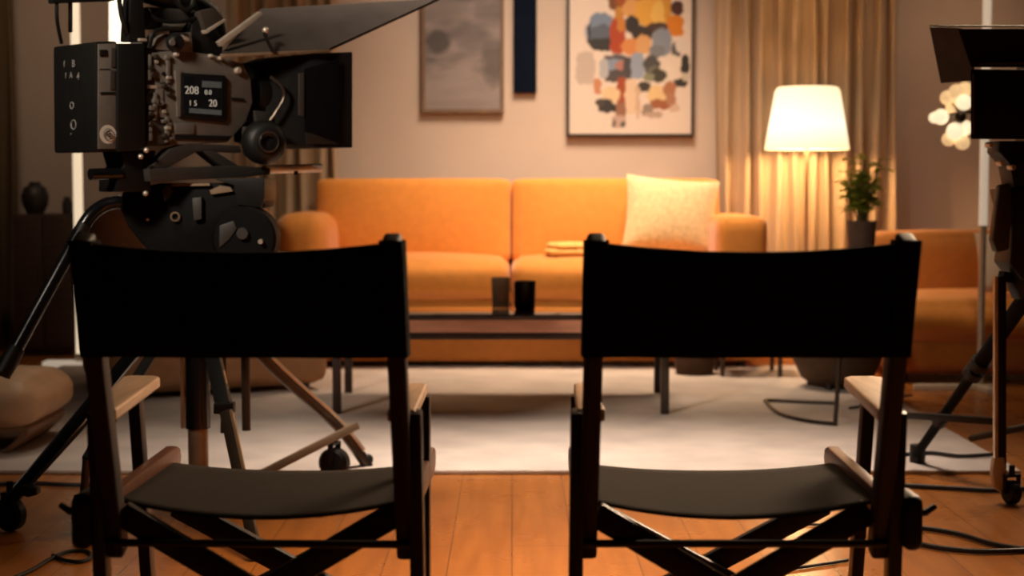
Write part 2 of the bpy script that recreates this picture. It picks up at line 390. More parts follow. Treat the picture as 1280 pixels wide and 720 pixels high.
def picture_frame(px0, py0, px1, py1, Y, w, d, name, m, label):
    a = P(px0, py1, Y); c = P(px1, py0, Y)
    t = thing('framed_painting', ((a.x + c.x) / 2, Y, a.z), label, 'painting')
    f = MB(); W = c.x - a.x; H = c.z - a.z; xc = (a.x + c.x) / 2; zc = (a.z + c.z) / 2
    for sx in (-1, 1): f.box((xc + sx * (W / 2 - w / 2), Y + d / 2 - 0.004, zc), (w, d, H))
    for sz in (-1, 1): f.box((xc, Y + d / 2 - 0.004, zc + sz * (H / 2 - w / 2)), (W - 2 * w, d, w))
    f.build('frame', m, t)
    MB().box((xc, Y + d - 0.006, zc), (W - 0.01, 0.008, H - 0.01)).build('backing', 'mount', t)
    return t
def fbm(x, y, s):
    from mathutils import noise
    return noise.fractal(Vector((x, y, s)), 1.0, 2.0, 4)
GREYBLOBS = [(548, 52, 16, 14, '57504a', .95), (588, 42, 22, 12, '7a6e68', .7), (618, 75, 16, 30, '6a6259', .85), (600, 55, 30, 8, '837671', .6),
             (560, 12, 30, 14, '8a7c72', .6), (612, 12, 18, 22, '7d7067', .6), (545, 100, 25, 12, 'a6968a', .5), (575, 130, 40, 6, '948478', .6)]
def grey_art(x, y):
    c = lin('a8988c'); n = fbm(x * 0.02, y * 0.06, 1.0)
    c = blend(c, lin('6f6560'), max(0, min(1, 0.35 + n * 0.8)) * (1 if y < 100 else 0.35))
    for bx, by, rx, ry, h, a in GREYBLOBS:
        d = ((x - bx) / rx) ** 2 + ((y - by) / ry) ** 2 + fbm(x * .05, y * .05, bx) * 0.6
        c = blend(c, lin(h), a * max(0, min(1, 1.5 - d)))
    return c
t = picture_frame(527, -60, 630, 141, 9.36, 0.022, 0.035, 'x', 'fgrey', 'grey abstract painting in thin brown frame, above the sofa')
canvas(531, -56, 626, 137, 9.365, grey_art, 60, t)
a = P(642, 116, 9.37); c = P(671, -60, 9.37)
nv = MB().box(((a.x + c.x) / 2, 9.38, (a.z + c.z) / 2), (c.x - a.x, 0.036, c.z - a.z)).build('canvas_panel', 'navy', bevel=0.003)
tag(nv, 'narrow navy canvas panel hanging between the two framed paintings', 'painting')
# shapes of the colourful painting: x, y, half width, half height, colour, roundness power
ART = [(732, 85, 12, 20, 'cdb8a2', 4), (750, 40, 18, 20, '9aa0a8', 2), (742, 42, 8, 18, '2a241f', 3), (752, 30, 15, 14, '7c8c9c', 3), (752, 46, 15, 15, '5d6570', 3), (750, 55, 14, 8, '33302c', 3),
       (775, 3, 14, 10, '7a4a1c', 3), (800, 0, 30, 8, 'a8501a', 3), (774, 22, 6, 14, 'c98a35', 3), (772, 45, 10, 22, 'b4431c', 3), (776, 30, 5, 10, 'd08030', 3),
       (790, 10, 12, 12, 'e2a35a', 2), (815, 14, 22, 20, 'e8a83c', 2), (826, 18, 12, 16, 'f0bc58', 2), (835, 0, 5, 30, 'd9962c', 3), (790, 30, 9, 10, '2e2420', 2), (803, 42, 14, 10, '33261f', 2), (822, 34, 14, 6, '4a3020', 2),
       (845, 32, 10, 13, 'e0820f', 4), (847, 10, 8, 9, '4a2015', 2), (790, 58, 14, 10, 'dc8c48', 2), (805, 55, 9, 12, 'e0a566', 3), (828, 52, 12, 17, '8b9097', 2.4), (822, 64, 10, 8, '7e7f80', 2), (846, 62, 6, 10, '5d5650', 2), (852, 57, 7, 8, 'e6d8c4', 2),
       (770, 82, 18, 14, '5b5654', 3), (765, 80, 12, 7, '8b98a4', 3), (778, 82, 8, 6, 'b77a68', 2), (787, 84, 8, 14, '4b4542', 3), (770, 95, 14, 8, '544a46', 3), (797, 82, 8, 16, '9aa3ad', 4),
       (755, 85, 6, 12, 'b9b6b0', 3), (815, 82, 10, 14, '4d4942', 2), (818, 90, 8, 8, '6e6a58', 2), (840, 80, 12, 11, 'efd9bd', 2), (838, 92, 6, 12, 'f0dcc0', 3), (857, 80, 5, 12, '2d2722', 3), (824, 94, 10, 8, '45402f', 2), (812, 96, 7, 5, '8a8a6a', 2),
       (806, 108, 7, 6, '3d352c', 3), (852, 103, 9, 5, '36302a', 3), (858, 96, 6, 5, 'cfc0a4', 2), (747, 108, 5, 10, 'd08a60', 3), (778, 115, 7, 18, 'a94a20', 3), (764, 118, 12, 10, 'eecb98', 2), (757, 132, 10, 9, '38322e', 2), (768, 135, 6, 5, '2f2c2a', 2), (750, 128, 6, 5, '4b4038', 2),
       (790, 120, 8, 22, 'eccaa4', 4), (798, 128, 3, 20, 'd8b490', 4), (777, 140, 6, 12, '9c6a4c', 3), (774, 152, 9, 8, 'c8a892', 3), (768, 155, 3, 5, '6b6156', 2), (779, 156, 3, 4, '5f564d', 2),
       (822, 118, 12, 12, 'f0c98c', 2), (838, 112, 8, 10, 'b7764c', 2), (828, 130, 14, 6, 'a5623c', 3), (840, 125, 6, 9, 'b8805c', 2), (810, 138, 7, 8, '9b8672', 3), (818, 143, 12, 4, 'c2a38a', 3), (845, 135, 6, 5, 'd8b89a', 2)]
def colour_art(x, y):
    c = lin('f0d9c0')
    wx = x + 2.2 * fbm(x * .12, y * .12, 4); wy = y + 2.2 * fbm(x * .12, y * .12, 9)
    for bx, by, rx, ry, h, p in ART:
        d = abs((wx - bx) / rx) ** p + abs((wy - by) / ry) ** p
        if d < 1.3: c = blend(c, lin(h), max(0, min(1, (1.3 - d) / 0.45)))
    return c
t = picture_frame(708, -60, 869, 171, 9.36, 0.017, 0.035, 'x', 'frame', 'colourful abstract painting of patches on cream, in black frame')
canvas(711.5, -56, 865.5, 167.5, 9.365, colour_art, 150, t)

# ------------------------------------------------------------------ sofa
def k_at(Y): return F / Y
SY = 8.1
t = thing('sofa', (P(650, 460, SY).x, 8.6, 0.016), 'long mustard-orange sofa against the back wall under the paintings', 'sofa')
xl, xr = P(340, 400, SY).x, P(960, 400, SY).x
il, ir = P(408, 400, SY).x, P(896, 400, SY).x
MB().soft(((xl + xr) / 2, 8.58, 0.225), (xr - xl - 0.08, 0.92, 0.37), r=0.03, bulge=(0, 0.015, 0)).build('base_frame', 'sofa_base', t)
zt = P(640, 318, SY + 0.45).z; mid = P(638, 400, SY).x
for a_, b_ in ((il, mid - 0.004), (mid + 0.004, ir)):
    MB().soft(((a_ + b_) / 2, 8.42, 0.465), (b_ - a_, 0.76, 0.19), r=0.07, bulge=(0, 0.02, 0.03), n=14).build('seat_cushion', 'sofa', t)
zb = P(640, 228, 8.72).z
bl, br_ = P(398, 300, 8.8).x, P(896, 300, 8.8).x; bm_ = P(639, 300, 8.8).x
rt = Matrix.Rotation(R(-9), 3, 'X')
for a_, b_ in ((bl, bm_ - 0.003), (bm_ + 0.003, br_)):
    MB().soft(((a_ + b_) / 2, 8.78, (0.52 + zb) / 2), (b_ - a_, 0.22, zb - 0.50), r=0.032, bulge=(0, 0.03, 0.008), rot=rt, n=14).build('back_cushion', 'sofa', t)
MB().soft(((bl + br_) / 2, 8.96, 0.55), (br_ - bl + 0.05, 0.16, zb - 0.14), r=0.05).build('back_frame', 'sofa', t)
za = P(370, 266, SY + 0.15).z
MB().soft(((xl + il) / 2, 8.57, (za + 0.05) / 2), (il - xl, 0.94, za - 0.05), r=0.10, bulge=(0.01, 0.02, 0.0), n=14).build('armrest', 'sofa', t)
za = P(925, 270, SY + 0.15).z
MB().soft(((xr + ir) / 2, 8.57, (za + 0.05) / 2), (xr - ir, 0.94, za - 0.05), r=0.045, bulge=(0.01, 0.02, 0.0), n=14).build('armrest', 'sofa', t)
for sx in (xl + 0.12, xr - 0.12):
    for yy in (8.2, 8.95):
        MB().cyl((sx, yy, 0.016), (sx, yy, 0.06), 0.022, 0.028).build('leg', 'tabledark', t)

# throw pillow + folded throw on the sofa
pc = P(838, 268, 8.52)
pl = MB().pad((pc.x, 8.50, pc.z - 0.005), 0.50, 0.42, 0.17, Matrix.Rotation(R(-17), 3, 'X') @ Matrix.Rotation(R(5), 3, 'Y')).build('throw_pillow', 'pillow')
tag(pl, 'pale woven throw pillow leaning on the right end of the mustard sofa', 'pillow')
tc_ = P(720, 326, 8.3)
b = MB()
for k, (dx, dz, w, h) in enumerate(((0.0, 0.0, 0.30, 0.035), (-0.02, 0.03, 0.22, 0.03))):
    b.soft((tc_.x + dx, 8.34 + 0.01 * k, 0.598 + dz), (w, 0.26, h), r=0.014, bulge=(0.01, 0.01, 0.008), rot=rotz(R(4 + 5 * k)))
thr = b.build('folded_throw', 'throw')
tag(thr, 'small folded yellow throw lying on the right seat of the mustard sofa', 'blanket')

# ------------------------------------------------------------------ coffee table
T0, T1 = 6.45, 7.15; tl, tr = P(414, 450, T0).x, P(838, 450, T0).x
zt_ = P(640, 393, T0).z
t = thing('coffee_table', ((tl + tr) / 2, (T0 + T1) / 2, 0.016), 'low coffee table with dark glass top and slim legs on the rug', 'coffee table')
MB().box(((tl + tr) / 2, (T0 + T1) / 2, zt_ - 0.006), (tr - tl + 0.03, T1 - T0 + 0.04, 0.012)).build('glass_top', 'glassdark', t, bevel=0.002)
z1 = P(640, 399, T0).z; z2 = P(640, 416, T0).z; z3 = P(640, 425, T0).z
b = MB()
for yy in (T0 + 0.012, T1 - 0.012): b.box(((tl + tr) / 2, yy, (z1 + z2) / 2), (tr - tl, 0.024, z1 - z2))
for xx in (tl + 0.012, tr - 0.012): b.box((xx, (T0 + T1) / 2, (z1 + z2) / 2), (0.024, T1 - T0 - 0.05, z1 - z2))
b.build('apron', 'tableshelf', t, bevel=0.004)
MB().box(((tl + tr) / 2, (T0 + T1) / 2, (z2 + z3) / 2 - 0.001), (tr - tl - 0.02, T1 - T0 - 0.02, z2 - z3 - 0.002)).build('lower_shelf', 'tabledark', t, bevel=0.004)
b = MB()
for yy in (T0 + 0.01, T1 - 0.01): b.box(((tl + tr) / 2, yy, zt_ - 0.017), (tr - tl + 0.02, 0.02, 0.011))
b.build('top_rail', 'tabledark', t)
for xx, yy in ((tl + 0.02, T0 + 0.02), (tr - 0.02, T0 + 0.02), (P(436, 450, T1).x, T1 - 0.02), (P(822, 450, T1).x, T1 - 0.02)):
    MB().box((xx, yy, (z3 + 0.016) / 2), (0.034, 0.026, z3 - 0.016)).build('leg', 'dsteel' if xx > 0 and yy < 6.6 else 'tabledark', t, bevel=0.003)
# glass and cup
gx = P(626, 390, 6.75)
b = MB().lathe((gx.x, 6.72, zt_), [(0, 0.001), (0.036, 0.001), (0.041, 0.135), (0.038, 0.135), (0.0335, 0.010), (0, 0.010)])
tag(b.build('glass_tumbler', 'glass'), 'clear straight tumbler on the coffee table, beside the dark cup', 'glass')
gx = P(656, 390, 6.7)
b = MB().lathe((gx.x, 6.68, zt_), [(0, 0.001), (0.038, 0.001), (0.043, 0.006), (0.046, 0.122), (0.043, 0.122), (0.039, 0.012), (0, 0.012)])
tag(b.build('drinking_cup', 'cup'), 'black cup without handle standing on the coffee table', 'cup')

# ------------------------------------------------------------------ floor lamp
LX, LY = P(1009, 150, 8.85).x, 8.85
t = thing('floor_lamp', (LX, LY, 0), 'lit floor lamp with white tapered shade, right of the sofa', 'lamp')
zl, zh = P(1009, 187, LY).z, P(1009, 109, LY).z; rb = (1061 - 957) / 2 * LY / F; rtp = (1047 - 972) / 2 * LY / F
sh = MB().lathe((LX, LY, 0), [(rb - 0.004, zl + 0.004), (rb, zl), (rb, zl + 0.008), (rtp + 0.012, zh - 0.025), (rtp, zh - 0.004), (rtp - 0.01, zh), (rtp - 0.014, zh - 0.006), (rb - 0.008, zl + 0.01), (rb - 0.004, zl + 0.004)], n=48).build('lamp_shade', 'shade', t)
MB().cyl((LX, LY, 0.02), (LX, LY, zh - 0.09), 0.011).build('pole', 'bronze', t)
MB().lathe((LX, LY, 0), [(0, 0), (0.15, 0), (0.152, 0.012), (0.14, 0.022), (0.03, 0.03), (0.014, 0.05), (0, 0.05)]).build('base', 'bronze', t)
MB().lathe((LX, LY, zh - 0.10), [(0.018, -0.05), (0.02, 0), (0.032, 0.03), (0.03, 0.055), (0.0, 0.07)], n=20).build('bulb', 'bulb', t)
b = MB()
for k in range(3):
    a_ = 2 * PI * k / 3 + 0.4
    b.tube([(LX, LY, zh - 0.10), (LX + (rtp - 0.006) * math.cos(a_), LY + (rtp - 0.006) * math.sin(a_), zh - 0.03)], 0.003, 6)
b.build('shade_holder', 'bronze', t)

# ------------------------------------------------------------------ C-shaped side table + plant
sy = 6.95
t = thing('side_table', (P(1062, 520, sy).x, sy, 0.016), 'slim metal side table with open loop base, holding the potted plant', 'side table')
zc = 0.60
f0 = G(958, 503, 0.022); f1 = G(1044, 530, 0.022); fb = G(1062, 503, 0.022)
post = Vector((f1.x, f1.y, 0.022))
topz = zc
b = MB().tube(curve_pts([G(1046, 504, 0.024), G(1000, 502, 0.024), f0 + Vector((0.02, 0.05, 0.002)), f0, G(975, 517, 0.024), G(1010, 526, 0.024), G(1046, 530, 0.024)], 6), 0.008, 8)
b.build('base_loop', 'dsteel', t)
bk = G(1046, 504, 0.024)
px_ = Vector((post.x, post.y, 0)); qx_ = Vector((bk.x, bk.y, 0))
for q in (px_, qx_):
    MB().cyl((q.x, q.y, 0.018), (q.x + 0.03, q.y, zc - 0.001), 0.009, n=12).build('post', 'dsteel', t)
pcx, pcy = P(1077, 300, sy).x, 6.95
MB().lathe((pcx, pcy, zc), [(0, -0.001), (0.17, -0.001), (0.175, 0.006), (0.17, 0.014), (0, 0.014)], n=40).build('table_top', 'tabledark', t)
zc += 0.014
t = thing('potted_plant', (pcx, pcy, zc), 'leafy green plant in a dark pot near the floor lamp', 'plant')
pz = P(1077, 276, pcy).z
MB().lathe((pcx, pcy, zc), [(0, 0.0), (0.048, 0.0), (0.052, 0.004), (0.064, pz - zc), (0.057, pz - zc), (0.054, pz - zc - 0.012), (0, pz - zc - 0.012)], n=28).build('pot', 'pot', t)
MB().lathe((pcx, pcy, pz - 0.012), [(0, 0.002), (0.052, 0.001), (0.0, 0.006)], n=20).build('soil', 'soil', t)
rnd = random.Random(21); stems = MB(); leaves = MB()
ztop = P(1077, 195, pcy).z
def leaf(b, base, d, L, W):
    d = d.normalized(); side = d.cross(Vector((0, 0, 1)));
    if side.length < 1e-3: side = Vector((1, 0, 0))
    side.normalize(); nn = side.cross(d)
    rows = []
    for i in range(6):
        s_ = i / 5; w = W * math.sin(PI * min(0.97, 0.06 + s_ * 0.92)) ** 0.8; cpt = base + d * (L * s_) - Vector((0, 0, 1)) * L * 0.35 * s_ * s_
        rows.append([b.bm.verts.new(cpt - side * w + nn * w * 0.25), b.bm.verts.new(cpt), b.bm.verts.new(cpt + side * w + nn * w * 0.25)])
    for i in range(5):
        for j in range(2): b.bm.faces.new((rows[i][j], rows[i][j + 1], rows[i + 1][j + 1], rows[i + 1][j]))
for k in range(24):
    a_ = 2 * PI * k / 24 * 2 + rnd.uniform(-.3, .3); h = rnd.uniform(0.4, 0.95) * (ztop - pz); sp = rnd.uniform(0.01, 0.095)
    top = Vector((pcx + sp * math.cos(a_), pcy + sp * math.sin(a_), pz + h))
    pts = curve_pts([(pcx + 0.015 * math.cos(a_), pcy + 0.015 * math.sin(a_), pz - 0.01), (pcx + sp * .6 * math.cos(a_), pcy + sp * .6 * math.sin(a_), pz + h * 0.5), top], 5)
    stems.tube(pts, 0.0028, 6)
    for q in range(7):
        p_ = pts[min(len(pts) - 1, 3 + q)] if q < 6 else top
        an = a_ + q * 2.2 + rnd.uniform(-.5, .5)
        leaf(leaves, p_, Vector((math.cos(an), math.sin(an), rnd.uniform(0.1, 0.9))), rnd.uniform(0.06, 0.095), rnd.uniform(0.020, 0.030))
stems.build('stems', 'stem', t); leaves.build('foliage', 'leaf', t, angle=180)

# ------------------------------------------------------------------ pouf
py_ = 7.35
cxp = P(1046, 480, py_).x
t = thing('round_pouf', (cxp, py_, 0.016), 'round dark brown pouf on the rug behind the slim side table', 'pouf')
MB().lathe((cxp, py_, 0.016), [(0, 0.02), (0.13, 0.02), (0.165, 0.045), (0.20, 0.12), (0.215, 0.21), (0.205, 0.29), (0.17, 0.345), (0.08, 0.37), (0, 0.372)], n=40).build('cushion', 'pouf', t, angle=80)
MB().torus((cxp, py_, 0.016 + 0.21), 0.215, 0.006, n=40).build('piping', 'pouf', t)
for k in range(4):
    a_ = PI / 4 + k * PI / 2 + 0.3
    MB().cyl((cxp + 0.13 * math.cos(a_), py_ + 0.13 * math.sin(a_), 0.016), (cxp + 0.12 * math.cos(a_), py_ + 0.12 * math.sin(a_), 0.05), 0.014, 0.02, n=12).build('foot', 'tabledark', t)

# small stool beside the sofa end and a basket
ys = 7.75
t = thing('low_stool', (P(939, 470, ys).x, ys, 0.016), 'low dark wooden stool in front of the right end of the sofa', 'stool')
xa, xb = P(903, 470, ys).x, P(975, 470, ys).x
MB().soft(((xa + xb) / 2, ys + 0.12, 0.36), (xb - xa + 0.08, 0.34, 0.04), r=0.015).build('seat', 'cabinet', t)
for xx in (xa, xb):
    for yy in (ys, ys + 0.24): MB().cyl((xx, yy, 0.016), (xx, yy, 0.345), 0.011, 0.015, n=12).build('leg', 'cabinet', t)
bx_ = P(868, 460, 7.85).x
t = thing('wicker_basket', (bx_, 7.85, 0.016), 'small dark basket on the rug below the right sofa seat', 'basket')
b = MB()
for k in range(9):
    b.torus((bx_, 7.85, 0.024 + k * 0.016), 0.085 + 0.003 * k - 0.0004 * k * k, 0.0085, n=28, m=8)
b.lathe((bx_, 7.85, 0.016), [(0, 0.002), (0.085, 0.002), (0.1, 0.13), (0.094, 0.13), (0.08, 0.008), (0, 0.008)], n=28)
b.build('basket_body', 'pouf', t)
MB().tube(curve_pts([(bx_ - 0.1, 7.85, 0.15), (bx_ - 0.07, 7.85, 0.215), (bx_, 7.85, 0.235), (bx_ + 0.07, 7.85, 0.215), (bx_ + 0.1, 7.85, 0.15)], 6), 0.007, 8).build('handle', 'pouf', t)

# ------------------------------------------------------------------ armchairs
def armchair(name, loc, rz, m, label, w=1.05, back=0.72, arm=0.58, seat_r=0.16):
    t = thing(name, loc, label, 'armchair'); z0 = loc[2]; m3 = rotz(rz); L = Vector(loc)
    def W(x, y, z): return L + m3 @ Vector((x, y, z))
    MB().soft(W(0, 0.02, 0.14), (w, 0.84, 0.22), r=0.06, bulge=(0.01, 0.02, 0), rot=m3).build('base_frame', m, t)
    MB().soft(W(0, -0.08, 0.335), (w - 0.26, 0.78, 0.22), r=0.09, bulge=(0, 0.05, 0.035), rot=m3, n=14).build('seat_cushion', m, t)
    MB().soft(W(0, 0.34, 0.25 + back / 2 - 0.02), (w - 0.06, 0.22, back - 0.2), r=0.09, bulge=(0, 0.02, 0.02), rot=m3, n=14).build('backrest', m, t)
    for sx in (-1, 1):
        MB().soft(W(sx * (w / 2 - 0.07), 0.03, 0.05 + arm / 2), (0.16, 0.84, arm - 0.08), r=0.07, bulge=(0.01, 0.01, 0), rot=m3, n=12).build('armrest', m, t)
    for sx in (-1, 1):
        for sy_ in (-1, 1): MB().cyl(W(sx * (w / 2 - 0.1), sy_ * 0.33, 0), W(sx * (w / 2 - 0.1), sy_ * 0.33, 0.05), 0.02, 0.026, n=12).build('leg', 'tabledark', t)
    return t, W
def armchair_wide(loc, rz):
    # broad barrel seat whose front cushion shows as one rounded block
    t = thing('armchair', loc, 'broad mustard armchair at the right, behind the second camera', 'armchair'); m3 = rotz(rz); L = Vector(loc)
    def W(x, y, z): return L + m3 @ Vector((x, y, z))
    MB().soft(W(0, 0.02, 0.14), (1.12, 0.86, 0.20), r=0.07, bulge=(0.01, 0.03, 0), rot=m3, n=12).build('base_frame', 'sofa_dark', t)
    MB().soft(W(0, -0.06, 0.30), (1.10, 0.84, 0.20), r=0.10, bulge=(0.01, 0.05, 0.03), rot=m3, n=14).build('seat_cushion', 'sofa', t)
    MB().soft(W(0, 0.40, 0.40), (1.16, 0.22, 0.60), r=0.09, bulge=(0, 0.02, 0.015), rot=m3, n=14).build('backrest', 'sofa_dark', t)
    for sx in (-1, 1):
        for sy_ in (-1, 1): MB().cyl(W(sx * 0.45, sy_ * 0.33, 0), W(sx * 0.45, sy_ * 0.33, 0.06), 0.02, 0.026, n=12).build('leg', 'tabledark', t)
    return t, W
a_ = P(1232, 480, 7.95)
armchair_wide((a_.x, 7.95, 0.0), R(-6))
armchair('armchair', (P(255, 480, 7.35).x, 7.35, 0.016), R(26), M['brown_chair'], 'dim brown armchair behind the large camera, left of the sofa', w=0.95, back=0.70, arm=0.60)
pc = P(1275, 400, 7.5)
pw = MB().pad((pc.x + 0.01, 7.68, pc.z + 0.12), 0.34, 0.30, 0.13, Matrix.Rotation(R(-14), 3, 'X')).build('throw_pillow', 'mount')
pw.location = (pw.location.x, pw.location.y, 0.425)
tag(pw, 'cream throw pillow lying on the broad mustard armchair', 'pillow')

# ------------------------------------------------------------------ left background
yc = 8.8; a0, a1 = P(18, 400, yc).x, P(93, 400, yc).x; zt2 = P(50, 268, yc).z
t = thing('tall_cabinet', ((a0 + a1) / 2, yc + 0.2, 0), 'dark walnut cabinet in the shadowed left corner', 'cabinet')
MB().box(((a0 + a1) / 2, yc + 0.2, zt2 / 2 + 0.02), (a1 - a0, 0.38, zt2 - 0.04)).build('carcass', 'cabinet', t, bevel=0.004)
MB().box(((a0 + a1) / 2, yc + 0.2, 0.02), (a1 - a0 - 0.04, 0.34, 0.04)).build('plinth', 'cabinet', t)
for sx in (-1, 1):
    w = (a1 - a0) / 2
    d = MB().box(((a0 + a1) / 2 + sx * (w / 2 - 0.001), yc + 0.001, zt2 / 2 + 0.02), (w - 0.012, 0.018, zt2 - 0.07)).build('door', 'cabinet', t, bevel=0.003)
    MB().tube([((a0 + a1) / 2 + sx * 0.022, yc - 0.012, zt2 * 0.5), ((a0 + a1) / 2 + sx * 0.022, yc - 0.024, zt2 * 0.5 + 0.005), ((a0 + a1) / 2 + sx * 0.022, yc - 0.024, zt2 * 0.5 + 0.095), ((a0 + a1) / 2 + sx * 0.022, yc - 0.008, zt2 * 0.5 + 0.1)], 0.004, 8).build('handle', 'dsteel', d)
vx = P(44, 260, yc + 0.15).x
tag(MB().lathe((vx, yc + 0.15, zt2), [(0, 0.001), (0.045, 0.001), (0.07, 0.05), (0.076, 0.10), (0.06, 0.145), (0.03, 0.165), (0.034, 0.178), (0.027, 0.178), (0.022, 0.163), (0, 0.15)]).build('round_vase', 'vase'), 'dark round vase on top of the walnut cabinet', 'vase')
vx = P(84, 258, yc + 0.15).x
tag(MB().lathe((vx, yc + 0.15, zt2), [(0, 0.001), (0.025, 0.001), (0.028, 0.06), (0.016, 0.085), (0.018, 0.095), (0.012, 0.095), (0.012, 0.08), (0, 0.07)], n=20).build('small_bottle', 'vase'), 'small dark bottle on the walnut cabinet, beside the round vase', 'bottle')

# lit tube light standing on an L foot
yt = 8.3
x0 = P(101, 440, yt).x
t = thing('tube_light', (x0, yt, 0), 'tall thin glowing tube light standing beside the walnut cabinet', 'light')
zf = 0.0
MB().box((x0 - 0.08, yt, 0.013), (0.22, 0.10, 0.034)).build('foot', 'pale_glow', t, bevel=0.004)  # the foot is no lamp, its glow is put into the material
MB().cyl((x0, yt, 0.026), (x0, yt, 0.07), 0.03, n=20).build('socket', 'cream', t)
MB().cyl((x0, yt, 0.07), (x0, yt, 2.3), 0.024, n=20).build('tube', 'tube', t)
MB().lathe((x0, yt, 2.3), [(0.026, -0.01), (0.027, 0.03), (0.02, 0.04), (0, 0.04)], n=20).build('end_cap', 'cream', t)
# hanging strip softbox
yh = 8.7; xs_ = P(149, 30, yh).x; zs = P(149, 105, yh).z
t = thing('hanging_softbox', (xs_, yh, zs), 'bright strip softbox hanging above the large camera, beside the tube light', 'light')
MB().prism([(xs_ - 0.045, yh, zs + 0.9), (xs_ + 0.045, yh, zs + 0.9), (xs_ + 0.065, yh, zs), (xs_ - 0.06, yh, zs)], (0, 0.05, 0)).build('diffuser', 'softbox', t, bevel=0.008)
MB().prism([(xs_ - 0.052, yh + 0.046, zs + 0.91), (xs_ + 0.052, yh + 0.046, zs + 0.91), (xs_ + 0.072, yh + 0.046, zs - 0.01), (xs_ - 0.067, yh + 0.046, zs - 0.01)], (0, 0.06, 0)).build('housing', 'black', t, bevel=0.006)
MB().cyl((xs_, yh + 0.07, zs + 0.9), (xs_, yh + 0.07, CH - 0.001), 0.006, n=8).build('hanging_rod', 'black', t)

# tan lounge chair edge at far left
yl = 5.75
pc = P(-28, 497, yl)
t = thing('lounge_stool', (pc.x, yl, 0.016), 'tan leather lounge seat with bent wood base, cut by the left edge', 'lounge seat')
zc_ = pc.z
MB().soft((pc.x, yl, zc_ + 0.005), (0.56, 0.56, 0.165), r=0.078, bulge=(0.02, 0.02, 0.02), n=14).build('seat_cushion', 'tan', t)
shl = curve_pts([(pc.x - 0.20, zc_ - 0.09), (pc.x + 0.10, zc_ - 0.10), (pc.x + 0.235, zc_ - 0.085), (pc.x + 0.20, zc_ - 0.135), (pc.x + 0.09, zc_ - 0.185), (pc.x - 0.06, zc_ - 0.225), (pc.x - 0.2, zc_ - 0.20)], 5)
b = MB()
def ribbon(b, pts, yv, wid, th):
    n = len(pts); rows = []
    for i, (x, z) in enumerate([(p[0], p[1]) for p in pts]):
        q0 = pts[max(0, i - 1)]; q1 = pts[min(n - 1, i + 1)]; tx, tz = q1[0] - q0[0], q1[1] - q0[1]; l = math.hypot(tx, tz) or 1; nx, nz = -tz / l * th / 2, tx / l * th / 2
        rows.append([b.bm.verts.new((x + nx, yv - wid / 2, z + nz)), b.bm.verts.new((x + nx, yv + wid / 2, z + nz)), b.bm.verts.new((x - nx, yv + wid / 2, z - nz)), b.bm.verts.new((x - nx, yv - wid / 2, z - nz))])
    for r0, r1 in zip(rows, rows[1:]):
        for k in range(4): b.bm.faces.new((r0[k], r0[(k + 1) % 4], r1[(k + 1) % 4], r1[k]))
    b.bm.faces.new(rows[0]); b.bm.faces.new(rows[-1][::-1])
ribbon(b, [Vector((p[0], p[1], 0)) for p in curve_pts([(p[0], p[1], 0) for p in [(pc.x - 0.22, zc_ - 0.085), (pc.x + 0.05, zc_ - 0.092), (pc.x + 0.22, zc_ - 0.08), (pc.x + 0.235, zc_ - 0.10), (pc.x + 0.15, zc_ - 0.17), (pc.x + 0.0, zc_ - 0.215), (pc.x - 0.2, zc_ - 0.225)]], 6)], yl, 0.46, 0.018)
b.build('bent_wood_shell', 'tanwood', t)
zb_ = zc_ - 0.225
MB().cyl((pc.x - 0.1, yl, 0.05), (pc.x - 0.1, yl, zb_ + 0.01), 0.022, n=16).build('column', 'dsteel', t)
for k in range(5):
    a_ = 2 * PI * k / 5 + 0.9
    MB().beam((pc.x - 0.1, yl, 0.055), (pc.x - 0.1 + 0.19 * math.cos(a_), yl + 0.19 * math.sin(a_), 0.029), 0.03, 0.02, (0, 0, 1)).build('foot', 'dsteel', t, bevel=0.004)

